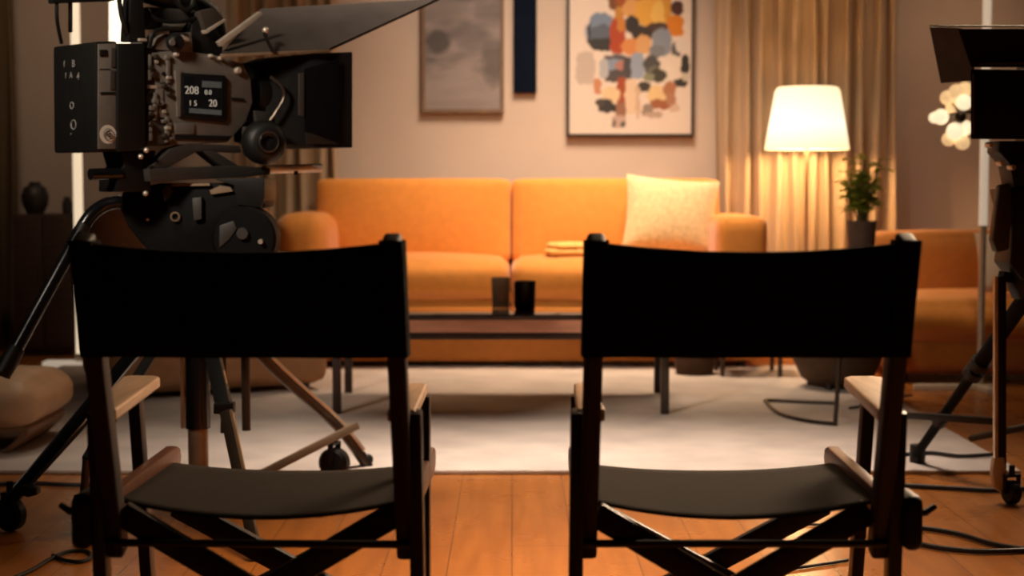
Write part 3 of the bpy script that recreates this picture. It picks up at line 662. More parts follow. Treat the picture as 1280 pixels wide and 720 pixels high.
# ------------------------------------------------------------------ director's chairs
def director_chair(loc, rz, s, label):
    """s = +1: the flared outer arm is at local +x; built at the origin, then moved"""
    t = thing('director_chair', (0, 0, 0), label, "director's chair", "director's chairs facing the set")
    B = lambda: MB()
    yb, yf = -0.19, 0.19
    # reclined back posts that carry the canvas back
    for e in (-1, 1):
        B().beam((e * 0.230, yb - 0.002, 0.365), (e * 0.2265, yb - 0.175, 0.873), 0.028, 0.042, (0, 1, 0)).build('back_post', 'shaded_post', t, bevel=0.008, seg=3)
        # upright that the post folds against
        B().beam((e * 0.252, yb + 0.012, 0.0), (e * 0.248, yb - 0.05, 0.60), 0.022, 0.036, (0, 1, 0)).build('rear_leg', 'post_wood', t, bevel=0.004)
        xo = 0.287 if e == s else 0.238
        B().beam((e * (0.255 if e == s else 0.2365), yf - 0.05 - (0 if e == s else .05), 0.0), (e * xo, yf - 0.05 - (0 if e == s else .06), 0.582), 0.022 if e == s else 0.018, 0.034, (0, 1, 0)).build('front_leg', 'post_wood', t, bevel=0.004)
        # seat rail with a rounded nose
        sec = [(yb - 0.03, 0.425), (yf + 0.005, 0.425), (yf + 0.028, 0.434), (yf + 0.036, 0.448), (yf + 0.028, 0.464), (yf + 0.005, 0.472), (yb - 0.03, 0.466)]
        B().prism([(e * 0.2355 - 0.011, y, z) for y, z in sec], (0.022, 0, 0)).build('seat_rail', 'chair_wood', t, bevel=0.004)
        # armrest
        if e == s: xi0, xi1, xo0, xo1 = 0.215, 0.248, 0.256, 0.318
        else: xi0, xi1, xo0, xo1 = 0.206, 0.204, 0.250, 0.242
        ya = yf - 0.005 if e == s else yf - 0.10
        pl_ = [(e * xi0, yb - 0.055, 0.582), (e * xi1, ya - 0.02, 0.582), (e * (xi1 + 0.014), ya, 0.582), (e * (xo1 - 0.012), ya + 0.004, 0.582), (e * xo1, ya - 0.015, 0.582), (e * xo0, yb - 0.055, 0.582)]
        B().prism([Vector(p) + Vector((0, 0, 0.001)) for p in pl_], (0, 0, 0.02)).build('armrest', 'arm_wood', t, bevel=0.005, seg=3)
        B().box((e * 0.2345, 0, 0.165), (0.022, 0.44, 0.03)).build('lower_rail', 'post_wood', t, bevel=0.004)
        B().box((e * 0.255, -0.01, 0.011), (0.03, 0.48, 0.022)).build('floor_skid', 'post_wood', t, bevel=0.004)
    # rounded pivot block outside the rear of the outer rail
    B().soft((s * 0.272, yb - 0.025, 0.425), (0.032, 0.085, 0.088), r=0.015, n=8).build('pivot_block', 'black', t)
    B().tube([(s * 0.286, yb - 0.02, 0.432), (s * 0.300, yb - 0.02, 0.434), (s * 0.318, yb - 0.01, 0.442)], [0.006, 0.006, 0.005], 10).build('pivot_lever', 'black', t)
    # crossed legs front and rear
    for y, z0, z1 in ((yb - 0.005, 0.432, 0.168), (yf - 0.03, 0.372, 0.135)):
        for e in (-1, 1):
            dy = 0.012 * e
            B().beam((e * 0.219, y + dy, z0), (-e * 0.222, y + dy, z1), 0.041, 0.021, (0, 1, 0)).build('cross_leg', 'post_wood', t, bevel=0.005)
        B().cyl((0, y - 0.026, (z0 + z1) / 2), (0, y + 0.026, (z0 + z1) / 2), 0.007, n=12).build('pivot_bolt', 'dsteel', t)
    for y in (yb - 0.035, yf - 0.06):
        B().cyl((-0.243, y, 0.388), (0.243, y, 0.388), 0.0065, n=10).build('stretcher', 'post_wood', t)
    # sling seat, sagging between the rails
    def sling(nu, nv, fn, th, nm, m):
        b = MB(); g = [[b.bm.verts.new(fn(i / nu, j / nv)) for j in range(nv + 1)] for i in range(nu + 1)]
        for i in range(nu):
            for j in range(nv): b.bm.faces.new((g[i][j], g[i + 1][j], g[i + 1][j + 1], g[i][j + 1]))
        o = b.build(nm, m, t, angle=60)
        md = o.modifiers.new('thickness', 'SOLIDIFY'); md.thickness = th; md.offset = 0
        return o
    def seat(u, v):
        x = -0.224 + 0.448 * u; q = 1 - (2 * u - 1) ** 2
        y = yb - 0.012 + v * 0.36 + 0.012 * q * (1 - 2 * v)
        return (x, y, 0.446 + 0.004 * (1 - v) - (0.012 + 0.018 * (1 - v)) * q)
    sling(24, 12, seat, 0.004, 'canvas_seat', 'seatcanvas')
    # back sling wrapped round both posts
    def post_y(z): return yb - 0.002 + (z - 0.365) / (0.884 - 0.365) * -0.173
    def back(u, v):
        a = (u - 0.5) * 2; q = 1 - a * a
        zl_ = 0.692 - 0.002 * q; zh_ = 0.868 - 0.018 * q
        z = zl_ + v * (zh_ - zl_); x = a * 0.243
        y = post_y(z) - 0.026 + 0.052 * q ** 0.6 * (0.35) + (0.004 * math.sin(a * 7 + 3 * v))
        return (x, y, z)
    sling(28, 10, back, 0.004, 'canvas_back', 'canvas')
    for e in (-1, 1):   # sleeve round the post
        b = MB(); ring = [(-0.018, -0.027), (0.018, -0.027), (0.018, 0.027), (-0.018, 0.027)]
        rows = []
        for k in range(5):
            z = 0.692 + k / 4 * 0.176
            rows.append([b.bm.verts.new((e * (0.2278 - 0.001 * k / 4) + x, post_y(z) + y, z)) for x, y in ring])
        for r0, r1 in zip(rows, rows[1:]):
            for k in range(4): b.bm.faces.new((r0[k], r0[(k + 1) % 4], r1[(k + 1) % 4], r1[k]))
        b.build('back_sleeve', 'canvas', t, bevel=0.005)
    t.location = loc; t.rotation_euler = (0, 0, rz)
    return t
director_chair((0.350, 2.70, 0), R(0), 1, "black canvas director's chair on the right, nearest the floor lamp")
director_chair((-0.392, 2.70, 0), R(-1.5), -1, "black canvas director's chair on the left, in front of the large camera")

# ------------------------------------------------------------------ large cinema camera
TH = R(45); D = Vector((math.cos(TH), math.sin(TH), 0)); N = Vector((-math.sin(TH), math.cos(TH), 0)); UP = Vector((0, 0, 1))
E0 = P(120, 120, 4.42)
def S(px, py, off=0.0):
    """point on the near side plane of the camera (pushed off along its normal)"""
    d = ray(px, py); o = E0 + N * off
    return CAM + d * ((o - CAM).dot(N) / d.dot(N))
cm = thing('cinema_camera', S(250, 210, 0.1), 'large black and grey cinema camera with matte box, on the tripod', 'camera')
def sprism(pxs, off, th, nm, m, parent=cm, bevel=0.004, seg=2): return MB().prism([S(x, y, off) for x, y in pxs], N * th).build(nm, m, parent, bevel=bevel, seg=seg)
# battery block at the rear and its side face
bat = sprism([(120, 52), (147, 51), (147, 190), (121, 190)], 0.0, 0.235, 'battery_pack', 'black', bevel=0.008)
sprism([(123, 55), (145, 54), (145, 186), (123, 186)], -0.003, 0.006, 'side_panel', 'grey', bat, bevel=0.001)
sprism([(125, 62), (134, 62), (134, 70), (125, 70)], -0.006, 0.006, 'button', 'black', bat, bevel=0.001)
sprism([(139, 60), (145, 60), (145, 84), (139, 84)], -0.006, 0.006, 'port_cover', 'dgrey', bat, bevel=0.001)
sprism([(138, 88), (144, 88), (144, 112), (138, 112)], -0.006, 0.006, 'port_cover', 'dgrey', bat, bevel=0.001)
sprism([(126, 115), (144, 115), (144, 118), (126, 118)], -0.005, 0.005, 'slot', 'black', bat, bevel=0)
sprism([(125, 86), (138, 86), (138, 87.2), (125, 87.2)], -0.004, 0.004, 'panel_seam', 'black', bat, bevel=0)
bc = S(135, 168, -0.0035)
badge = MB().lathe(bc, [(0, -0.003), (0.025, -0.003), (0.026, 0.0), (0.0, 0.0)], axis=-N, n=32).build('round_badge', 'white', bat)
MB().torus(bc - N * 0.003, 0.0150, 0.0010, axis=N, n=28, m=6).build('badge_ring', 'dgrey', badge)
MB().torus(bc - N * 0.003 + D * 0.001, 0.0065, 0.0012, axis=N, n=20, m=6).build('badge_ring', 'dgrey', badge)
MB().box(bc - N * 0.0032, (0.012, 0.0016, 0.0016), rotz(TH)).build('badge_bar', 'dgrey', badge)
# writing on the rear face (faces -D)
def Bk(px, py, off=-0.0015):
    d = ray(px, py); o = E0 + D * off; return CAM + d * ((o - CAM).dot(D) / d.dot(D))
for body, px, py, h in (('1', 79, 84, 0.019), ('B', 90, 84, 0.021), ('1', 81, 98, 0.017), ('A', 87, 98, 0.018), ('4', 96, 100, 0.021)):
    text_part('rear_marking', body, Bk(px, py), -N, UP, h, 'greyprint', bat)
MB().torus(Bk(90, 132), 0.009, 0.002, axis=D, n=24, m=6).build('rear_ring', 'greyprint', bat)
MB().torus(Bk(92, 156), 0.013, 0.0018, axis=D, n=24, m=6).build('rear_ring', 'greyprint', bat)
text_part('rear_marking', 'R', Bk(88, 160), -N, UP, 0.014, 'greyprint', bat)
text_part('rear_marking', 'n', Bk(88, 169), -N, UP, 0.009, 'greyprint', bat)
# dark module
sprism([(147.5, 54), (181, 54), (183, 188), (147.5, 190)], -0.012, 0.235, 'rear_module', 'black', bevel=0.006)
# ribbed connector zone
con = sprism([(182, 62), (214, 64), (216, 180), (184, 182)], 0.004, 0.19, 'connector_panel', 'dgrey', bevel=0.003)
rnd = random.Random(4)
for k in range(26):
    px = rnd.choice([187, 194, 202, 209]) + rnd.uniform(-2, 2); py = 70 + 108 * (k / 26) + rnd.uniform(-3, 3)
    c = S(px, py, 0.004); kind = k % 3
    if kind == 0: MB().lathe(c, [(0, 0.016), (0.006, 0.016), (0.008, 0.012), (0.0085, 0)], axis=-N, n=14).build('connector', 'dsteel', con)
    elif kind == 1: MB().box(c - N * 0.006, (rnd.uniform(0.012, 0.02), 0.014, rnd.uniform(0.008, 0.014)), rotz(TH)).build('button', rnd.choice(['grey', 'dgrey', 'steel']), con, bevel=0.002)
    else: MB().lathe(c, [(0, 0.010), (0.005, 0.010), (0.0055, 0)], axis=-N, n=12).build('button', rnd.choice(['steel', 'black', 'grey']), con)
for bx, b0, b1 in ((186, 68, 100), (193, 116, 150), (209, 74, 104), (187, 152, 176), (208, 146, 178)):
    sprism([(bx, b0), (bx + 4, b0), (bx + 4, b1), (bx, b1)], -0.006, 0.012, 'connector_bar', 'grey', con, bevel=0.002)
sprism([(184, 106), (207, 108), (207, 112), (184, 110)], 0.0, 0.02, 'clamp_bar', 'steel', con, bevel=0.001)
sprism([(203, 112), (207, 112), (207, 140), (203, 140)], 0.0, 0.02, 'clamp_bar', 'dsteel', con, bevel=0.001)
# main body with sloping top and rounded nose
body = sprism([(190, 66), (225, 62), (275, 70), (305, 80), (314, 100), (316, 128), (308, 152), (296, 166), (285, 178), (212, 182), (212, 150), (198, 146)], 0.0, 0.20, 'body', 'grey', bevel=0.006)
sprism([(219, 88), (228, 88), (228, 146), (222, 146)], -0.006, 0.008, 'screen_edge', 'grey', body, bevel=0.002)
scr = sprism([(226, 91), (281, 94), (285, 99), (285, 149), (281, 153), (226, 147)], -0.007, 0.01, 'screen_surround', 'black', body, bevel=0.002)
sprism([(229, 95), (279, 98), (279, 147), (229, 143)], -0.0085, 0.003, 'screen', 'screen', scr, bevel=0)
sprism([(253, 101), (277, 102.5), (277, 110), (253, 109)], -0.0100, 0.002, 'screen_field', 'screengrey', scr, bevel=0)
sprism([(237, 135), (277, 138), (277, 144), (237, 141)], -0.0100, 0.002, 'screen_field', 'screengrey', scr, bevel=0)
for body_t, px, py, h in (('208', 231, 117, 0.023), ('0.0', 256, 118, 0.014), ('1 5', 236, 132, 0.016), ('20', 261, 133, 0.021)):
    text_part('screen_digits', body_t, S(px, py, -0.0095), D, UP, h, 'screentext', scr)
sprism([(219, 154), (243, 154), (243, 168), (219, 168)], -0.005, 0.008, 'hatch', 'grey', body, bevel=0.002)
sprism([(219, 168), (290, 170), (286, 176), (219, 174)], -0.004, 0.008, 'lower_trim', 'black', body, bevel=0.001)
sprism([(290, 122), (305, 123), (305, 126), (290, 125)], -0.004, 0.006, 'index_mark', 'black', body, bevel=0)
for px, py, r in ((296, 88, 0.011), (219, 68, 0.007), (262, 70, 0.006), (274, 73, 0.006)):
    MB().lathe(S(px, py, 0), [(0, 0.014), (r * .7, 0.014), (r, 0.008), (r, 0)], axis=-N, n=16).build('screw_knob', 'steel', body)
# lens: barrel along D
lz = S(312, 116, 0.10)
lens = MB().lathe(lz - D * 0.02, [(0, 0), (0.088, 0), (0.092, 0.03), (0.086, 0.05), (0.074, 0.055), (0.074, 0.09), (0.078, 0.095), (0.078, 0.13), (0.070, 0.135), (0.066, 0.17), (0.0, 0.172)], axis=D, n=40).build('lens_barrel', 'black', cm)
b = MB()
for k in range(40):
    a_ = 2 * PI * k / 40; q = (N * math.cos(a_) + UP * math.sin(a_)) * 0.079
    b.box(lz + D * 0.09 + q, (0.03, 0.006, 0.006), rotz(TH))
b.build('focus_ring', 'dgrey', lens)
MB().torus(lz + D * 0.135, 0.074, 0.006, axis=D, n=36).build('lens_ring', 'dsteel', lens)
b = MB().tube(curve_pts([S(338, 96, -0.01), S(352, 108, -0.03), S(355, 122, -0.03), S(345, 140, -0.02), S(338, 150, -0.01)], 6), 0.0055, 8)
b.build('lens_cable', 'dsteel', lens)
# matte box: hollow shell, open towards D
mb = MB()
m0 = S(345, 125, 0.0); mfar = 0.20
def ring4(px, y0, y1, n0, n1):
    return [S(px, y0, 0) + N * n0, S(px, y1, 0) + N * n0, S(px, y1, 0) + N * n1, S(px, y0, 0) + N * n1]
o0 = ring4(338, 78, 176, 0.02, 0.19); o1 = ring4(378, 68, 184, -0.045, 0.24); o2 = ring4(428, 66, 185, -0.05, 0.26)
i2 = [p + (sum(o2, Vector()) / 4 - p) * 0.05 for p in o2]; i1 = [p + (sum(o1, Vector()) / 4 - p) * 0.06 for p in o1]
v = [[mb.bm.verts.new(p) for p in r] for r in (o0, o1, o2, i2, i1)]
for r0, r1 in zip(v, v[1:]):
    for k in range(4): mb.bm.faces.new((r0[k], r0[(k + 1) % 4], r1[(k + 1) % 4], r1[k]))
mb.bm.faces.new(v[0][::-1]); mb.bm.faces.new(v[4])
mbx = mb.build('matte_box', 'matte', cm, bevel=0.003)
MB().prism([S(381, 86, -0.054), S(424, 74, -0.06), S(424, 178, -0.06), S(381, 166, -0.054)], N * 0.004).build('side_flag', 'gloss', mbx, bevel=0.001)
MB().prism([S(374, 92, -0.055), S(380, 91, -0.058), S(380, 146, -0.058), S(374, 144, -0.055)], N * 0.006).build('flag_hinge', 'dgrey', mbx, bevel=0.001)
MB().prism([S(382, 165, -0.06), S(396, 169, -0.06), S(424, 180, -0.065), S(384, 180, -0.06)], N * 0.004).build('lower_bracket', 'dsteel', mbx, bevel=0.001)
# french flag: sheet metal on top of the matte box
A_, B_, C_, D_ = S(276, 68, -0.02), S(411, 62, -0.06), S(548, -1, 0.02), S(326, 12, 0.30)
ff = MB().prism([A_, B_, C_, D_], (0, 0, 0.003)).build('french_flag', 'flag', cm)
MB().beam(A_ + Vector((0, 0, -.004)), B_ + Vector((0, 0, -.004)), 0.014, 0.010, (0, 0, 1)).build('flag_edge', 'bronze', ff, bevel=0.002)
MB().beam(B_ + Vector((0, 0, 0.0)), C_, 0.006, 0.008, (0, 0, 1)).build('flag_edge', 'dsteel', ff)
MB().prism([S(274, 52, -0.03), S(326, 14, -0.03), S(330, 18, -0.03), S(278, 58, -0.03)], N * 0.02).build('flag_bracket', 'steel', ff, bevel=0.002)
MB().tube([S(330, 40, -0.05), S(336, 54, -0.05), S(341, 64, -0.05)], 0.006, 8).build('flag_arm', 'black', ff)
MB().ball(S(332, 38, -0.05), 0.010, n=12).build('flag_knob', 'steel', ff)
# top block, handle, cables
sprism([(160, 52), (163, 4), (166, -25), (178, -25), (183, 52)], 0.0, 0.045, 'handle_post', 'black', bevel=0.006)
hd = MB().tube(curve_pts([S(170, -14, 0.08), S(200, -6, 0.08), S(235, 2, 0.08), S(262, 20, 0.08), S(270, 48, 0.08)], 8), 0.034, 14).build('top_handle', 'black', cm)
sprism([(238, 66), (240, 28), (252, 22), (266, 28), (280, 50), (278, 72)], 0.02, 0.12, 'handle_mount', 'black', bevel=0.006)
sprism([(184, 8), (246, 12), (252, 24), (236, 30), (205, 27), (195, 36), (184, 37), (181, 18)], 0.05, 0.10, 'cable_wrap', 'dgrey', bevel=0.012, seg=3)
sprism([(206, 27), (236, 27), (230, 36), (204, 37)], 0.035, 0.06, 'cable_wrap', 'grey', bevel=0.008)
sprism([(192, 62), (196, 48), (207, 42), (240, 40), (242, 66)], 0.0, 0.14, 'top_plate', 'grey', bevel=0.006)
MB().lathe(S(217, 53, -0.002), [(0, 0.028), (0.016, 0.028), (0.018, 0.022), (0.024, 0.018), (0.026, 0)], axis=-N, n=24).build('viewfinder_knob', 'black', cm)
MB().lathe(S(215, 53, -0.031), [(0, 0.004), (0.009, 0.004), (0.010, 0)], axis=-N, n=16).build('knob_cap', 'grey', cm)
MB().box(S(229, 48, -0.01), (0.03, 0.02, 0.012), rotz(TH) @ Matrix.Rotation(R(18), 3, 'Y')).build('clamp', 'steel', cm, bevel=0.003)
MB().box(S(177, 50, -0.0), (0.024, 0.02, 0.008), rotz(TH)).build('clamp', 'steel', cm, bevel=0.002)
for pts, r in (([S(184, 12, 0.03), S(192, 22, 0.02), S(206, 27, 0.02), S(228, 27, 0.02), S(248, 22, 0.03)], 0.006),
               ([S(216, -6, 0.03), S(224, 6, 0.03), S(232, 12, 0.03), S(240, 8, 0.03), S(243, -6, 0.03)], 0.008),
               ([S(148, -10, 0.0), S(151, 16, 0.0), S(156, 34, 0.0), S(161, 50, 0.02)], 0.007),
               ([S(186, 60, 0.0), S(190, 44, -0.01), S(200, 37, -0.01), S(226, 36, -0.01)], 0.006)):
    MB().tube(curve_pts(pts, 7), r, 8).build('camera_cable', 'black', cm)
sprism([(250, 14), (266, 10), (282, 24), (258, 41)], 0.0, 0.05, 'eyepiece_block', 'flag', bevel=0.003)
sprism([(257, 38), (281, 23), (283, 26), (259, 42)], -0.004, 0.056, 'eyepiece_edge', 'steel', bevel=0.002)
# monitor on top of the battery, seen from below
mon = sprism([(66, 4), (145, 1), (145, -70), (66, -70)], 0.16, 0.03, 'monitor', 'black', bevel=0.006)
MB().tube(curve_pts([S(71, 3, 0.17), S(71, 20, 0.17), S(73, 36, 0.18), S(77, 54, 0.20)], 6), 0.0055, 8).build('monitor_cable', 'black', mon)
MB().tube([S(140, -10, 0.17), S(165, -16, 0.10)], 0.012, 10).build('monitor_arm', 'black', mon)
MB().beam(S(88, 40, 0.20), S(88, 0, 0.17), 0.01, 0.01).build('monitor_post', 'black', mon)
# follow focus under the lens
fc = S(331, 178, -0.03)
ff_ = MB().lathe(fc + N * 0.02, [(0, 0.075), (0.040, 0.075), (0.052, 0.068), (0.064, 0.052), (0.066, 0.02), (0.058, 0.0), (0, 0.0)], axis=(0.42, -0.9, 0), n=36).build('follow_focus_wheel', 'black', cm)
ax = Vector((0.42, -0.9, 0)).normalized(); fo = fc + N * 0.02 + ax * 0.073
MB().lathe(fo, [(0.018, 0.012), (0.026, 0.014), (0.031, 0.010), (0.033, 0.0)], axis=ax, n=32).build('wheel_face', 'gloss', ff_)
MB().torus(fo + ax * 0.012, 0.029, 0.0025, axis=ax, n=32, m=8).build('wheel_ring', 'dsteel', ff_)
sprism([(318, 138), (338, 140), (342, 158), (322, 158)], 0.0, 0.04, 'focus_gearbox', 'dgrey', bevel=0.004)
sprism([(306, 158), (324, 160), (322, 200), (308, 194)], -0.01, 0.02, 'focus_bracket', 'dgrey', bevel=0.003)
# support: arched bridge, long plate, rods
br = MB()
br.prism([S(x, y, 0.0) for x, y in ((186, 212), (214, 186), (236, 179), (300, 182), (302, 191), (262, 189), (246, 190), (206, 212))], N * 0.05)
br.prism([S(x, y, 0.0) for x, y in ((252, 188), (268, 188), (300, 208), (280, 210))], N * 0.05)
br.build('bridge_bracket', 'dgrey', cm, bevel=0.003)
sprism([(186, 211), (300, 207), (338, 210), (338, 218), (300, 222), (188, 227)], -0.01, 0.14, 'base_plate', 'dgrey', bevel=0.003)
sprism([(150, 188), (196, 188), (188, 222), (190, 240), (146, 240), (147, 214), (156, 208)], 0.02, 0.10, 'rear_bracket', 'black', bevel=0.006)
MB().cyl(S(113, 218, 0.03), S(150, 217, 0.03), 0.0165, n=18).build('support_rod', 'gloss', cm)
rd = MB().cyl(S(330, 212, 0.02), S(401, 210, 0.02), 0.0135, n=18).build('support_rod', 'rodsteel', cm)
MB().cyl(S(370, 213.5, -0.008), S(370, 218.5, -0.008), 0.006, n=10).build('rod_screw', 'black', rd)
for px, py in ((183, 188), (176, 196), (182, 242)):
    MB().ball(S(px, py, -0.015), 0.008, n=12).build('screw_knob', 'steel', cm)

# ------------------------------------------------------------------ tripod under it
TY = 4.74
td = thing('camera_tripod', (P(262, 590, TY).x, TY, 0), 'black rolling tripod with fluid head carrying the large cinema camera', 'tripod')
def tp(px, py, dy=0.0): return P(px, py, TY + dy)
hx = Vector((1, 0, 0))
head = MB().prism([tp(x, y, -0.09) for x, y in ((184, 232), (200, 229), (330, 228), (331, 259), (315, 262), (305, 276), (275, 292), (275, 330), (190, 330), (186, 316), (160, 284), (150, 262), (152, 240))], (0, 0.19, 0)).build('fluid_head', 'headblack', td, bevel=0.008)
MB().prism([tp(x, y, -0.11) for x, y in ((268, 224), (330, 222), (331, 247), (326, 260), (296, 256), (292, 232))], (0, 0.23, 0)).build('sliding_plate', 'black', head, bevel=0.004)
MB().prism([tp(x, y, -0.105) for x, y in ((215, 230), (262, 229), (262, 232), (215, 233))], (0, 0.1, 0)).build('plate_strip', 'bronze', head)
MB().prism([tp(x, y, -0.105) for x, y in ((262, 238), (275, 232), (288, 234), (291, 239), (264, 243))], (0, 0.1, 0)).build('plate_strip', 'bronze', head)
MB().prism([tp(x, y, -0.12) for x, y in ((201, 238), (210, 230), (214, 240), (206, 252))], (0, 0.05, 0)).build('lever', 'dgrey', head, bevel=0.003)
dc = tp(306, 298, -0.12)
drum = MB().lathe(dc, [(0, -0.02), (0.085, -0.02), (0.093, -0.012), (0.093, 0.08), (0.085, 0.088), (0, 0.088)], axis=(0, 1, 0), n=40).build('tilt_drum', 'headblack', head, bevel=0.0)
MB().lathe(tp(303, 292, -0.15), [(0, -0.006), (0.016, -0.006), (0.018, 0.004), (0.018, 0.02)], axis=(0, 1, 0), n=24).build('drag_dial', 'dgrey', drum)
MB().lathe(tp(326, 302, -0.15), [(0, -0.010), (0.007, -0.010), (0.008, 0.02)], axis=(0, 1, 0), n=14).build('drum_button', 'steel', drum)
MB().prism([tp(x, y, -0.145) for x, y in ((274, 282), (292, 276), (296, 286), (286, 300), (274, 310))], (0, 0.04, 0)).build('drum_cover', 'dgrey', drum, bevel=0.003)
for px, py in ((290, 324), (297, 322), (303, 325), (310, 320), (284, 327)):
    MB().box(tp(px, py, -0.14), (0.012, 0.012, 0.010), Matrix.Rotation(R(px * 7), 3, 'Y')).build('drum_marking', 'dsteel', drum)
MB().torus(tp(219, 271, -0.10), 0.012, 0.003, axis=(0, 1, 0), n=20, m=6).build('level_ring', 'bronze', head)
MB().prism([tp(x, y, -0.11) for x, y in ((240, 248), (252, 246), (252, 274), (242, 276))], (0, 0.05, 0)).build('pan_lock', 'dgrey', head, bevel=0.003)
MB().ball(tp(184, 274, -0.10), 0.006, n=10).build('screw', 'steel', head)
MB().lathe((tp(240, 330).x, TY, tp(240, 352).z), [(0.05, -0.05), (0.09, -0.02), (0.115, 0.03), (0.12, 0.06), (0.08, 0.07), (0, 0.07)], n=36).build('bowl', 'black', td)
hub = Vector((tp(247, 370).x, TY, tp(247, 372).z))
MB().lathe(hub, [(0, -0.05), (0.07, -0.05), (0.095, -0.02), (0.10, 0.03), (0.09, 0.06), (0, 0.06)], n=32).build('shoulder', 'black', td)
# pan bar
pb_ = curve_pts([tp(160, 254, -0.06), tp(146, 253, -0.07), tp(130, 257, -0.08), tp(114, 269, -0.10), tp(100, 290, -0.12), tp(80, 327, -0.16), tp(48, 385, -0.22), tp(18, 440, -0.28)], 8)
pbar = MB().tube(pb_, 0.0205, 16).build('pan_bar', 'gloss', td)
MB().tube([tp(20, 436, -0.277), tp(12, 450, -0.295), tp(2, 468, -0.315)], [0.024, 0.027, 0.026], 16).build('grip', 'black', pbar)
MB().cyl(tp(106, 280, -0.115), tp(100, 291, -0.12), 0.021, n=16).build('bar_clamp', 'black', pbar)
# legs
def caster(parent, c, r, w=0.03, ang=0.3):
    ax = Vector((math.cos(ang), math.sin(ang), 0))
    wv = MB().lathe(Vector(c) - ax * w / 2, [(0, 0), (r * 0.8, 0), (r, w * 0.2), (r, w * 0.8), (r * 0.8, w), (0, w)], axis=ax, n=28).build('caster_wheel', 'black', parent)
    b = MB(); sd = ax * (w / 2 + 0.006)
    for e in (-1, 1): b.beam(Vector(c) + sd * e, Vector(c) + sd * e + Vector((0, 0, r + 0.012)), 0.018, 0.004, ax)
    b.box(Vector(c) + Vector((0, 0, r + 0.014)), (w + 0.016, 0.02, 0.008), rotz(ang))
    b.cyl(Vector(c) + Vector((0, 0, r + 0.014)), Vector(c) + Vector((0, 0, r + 0.045)), 0.009, n=12)
    b.build('caster_fork', 'black', wv)
    MB().tube([Vector(c) - sd * 1.02, Vector(c) - sd * 1.25], 0.008, 12).build('caster_hub', 'black', wv)
    return wv
# left leg: reaches out to the left caster
YL = 0.95 * F / (668 - 230)
fl = Vector((P(17, 640, YL - 0.02).x, YL, 0))
r_ = 0.046
lt = P(12, 628, YL)
l1 = MB().beam(hub + Vector((-0.05, -0.02, 0.0)), lt, 0.036, 0.045, (0, 1, 0)).build('leg', 'gloss', td, bevel=0.005)
MB().beam(hub.lerp(lt, 0.55) + Vector((0.016, -0.026, 0)), hub.lerp(lt, 0.93) + Vector((0.016, -0.026, 0)), 0.010, 0.010, (0, 1, 0)).build('leg_strip', 'dsteel', l1)
MB().prism([P(x, y, YL - 0.03) for x, y in ((24, 606), (46, 611), (46, 619), (34, 622), (24, 618))], (0, 0.04, 0)).build('brake_lever', 'black', l1, bevel=0.003)
caster(l1, (P(13, 648, YL).x, YL, r_ + 0.001), r_, w=0.04, ang=1.2)
# right leg: arm bending down to the rug; a pale strip paints its highlight
YR = 0.95 * F / (590 - 230)
lp = curve_pts([hub + Vector((0.05, 0.02, 0)), P(335, 452, TY + 0.22), P(415, 525, YR - 0.08), P(437, 550, YR - 0.03), P(450, 568, YR - 0.01), P(460, 584, YR)], 6)
l2 = MB().tube(lp, 0.019, 12).build('leg', 'dsteel', td)
MB().tube([p + Vector((0.012, -0.006, 0.014)) for p in lp[6:25]], 0.008, 8).build('leg_strip', 'steel', l2)
MB().ball(Vector((lp[-1].x, lp[-1].y, 0.036)), 0.018, n=14).build('foot', 'black', l2)
# near leg in two sections
YN = 0.95 * F / (705 - 230)
fn_ = Vector((P(318, 700, YN).x, YN, 0.0)); kn = P(298, 540, TY - 0.22); top_n = hub + Vector((0.02, -0.05, -0.01))
dirn = (fn_ + Vector((0, 0, 0.05)) - top_n)
midp = top_n + dirn * 0.48
l3 = MB().beam(top_n, midp, 0.044, 0.03, (0, 1, 0)).build('leg', 'black', td, bevel=0.005)
MB().beam(midp - dirn * 0.1, fn_ + Vector((0, 0, 0.04)), 0.030, 0.022, (0, 1, 0)).build('leg_section', 'dsteel', l3, bevel=0.004)
MB().beam(midp - dirn * 0.16 + Vector((0.021, -0.012, 0)), midp + dirn * 0.25 + Vector((0.017, -0.012, 0)), 0.007, 0.01, (0, 1, 0)).build('leg_strip', 'bronze', l3)
MB().box(midp, (0.055, 0.042, 0.03)).build('leg_clamp', 'black', l3, bevel=0.004)
MB().ball(fn_ + Vector((0, 0, 0.0215)), 0.021, n=14).build('foot', 'black', l3)
# centre column, two sections
cxx = tp(247, 500).x
col = MB().cyl((cxx, TY, tp(247, 535).z), (cxx, TY, hub.z - 0.02), 0.037, n=28).build('centre_column', 'gloss', td)
MB().cyl((cxx, TY, 0.075), (cxx, TY, tp(247, 532).z), 0.030, n=28).build('column_tube', 'bronze', col)
MB().cyl((cxx - 0.041, TY - 0.02, tp(247, 534).z), (cxx - 0.041, TY - 0.02, hub.z - 0.03), 0.006, n=10).build('column_rod', 'steel', col)
MB().lathe((cxx, TY, 0), [(0, 0.0), (0.05, 0.0), (0.06, 0.02), (0.05, 0.075), (0, 0.08)], n=24).build('column_foot', 'black', col)
MB().tube([tp(279, 440, -0.1), tp(280, 500, -0.1), tp(281, 541, -0.1)], [0.009, 0.009, 0.013], 10).build('hanging_strap', 'dsteel', td)
MB().cyl(tp(306, 400, 0.12), tp(308, 538, 0.12), 0.0135, n=14).build('brace_tube', 'dsteel', td)
MB().beam(tp(306, 402, 0.12), hub + Vector((0, 0.03, 0)), 0.02, 0.02, (0, 1, 0)).build('brace_arm', 'black', td)
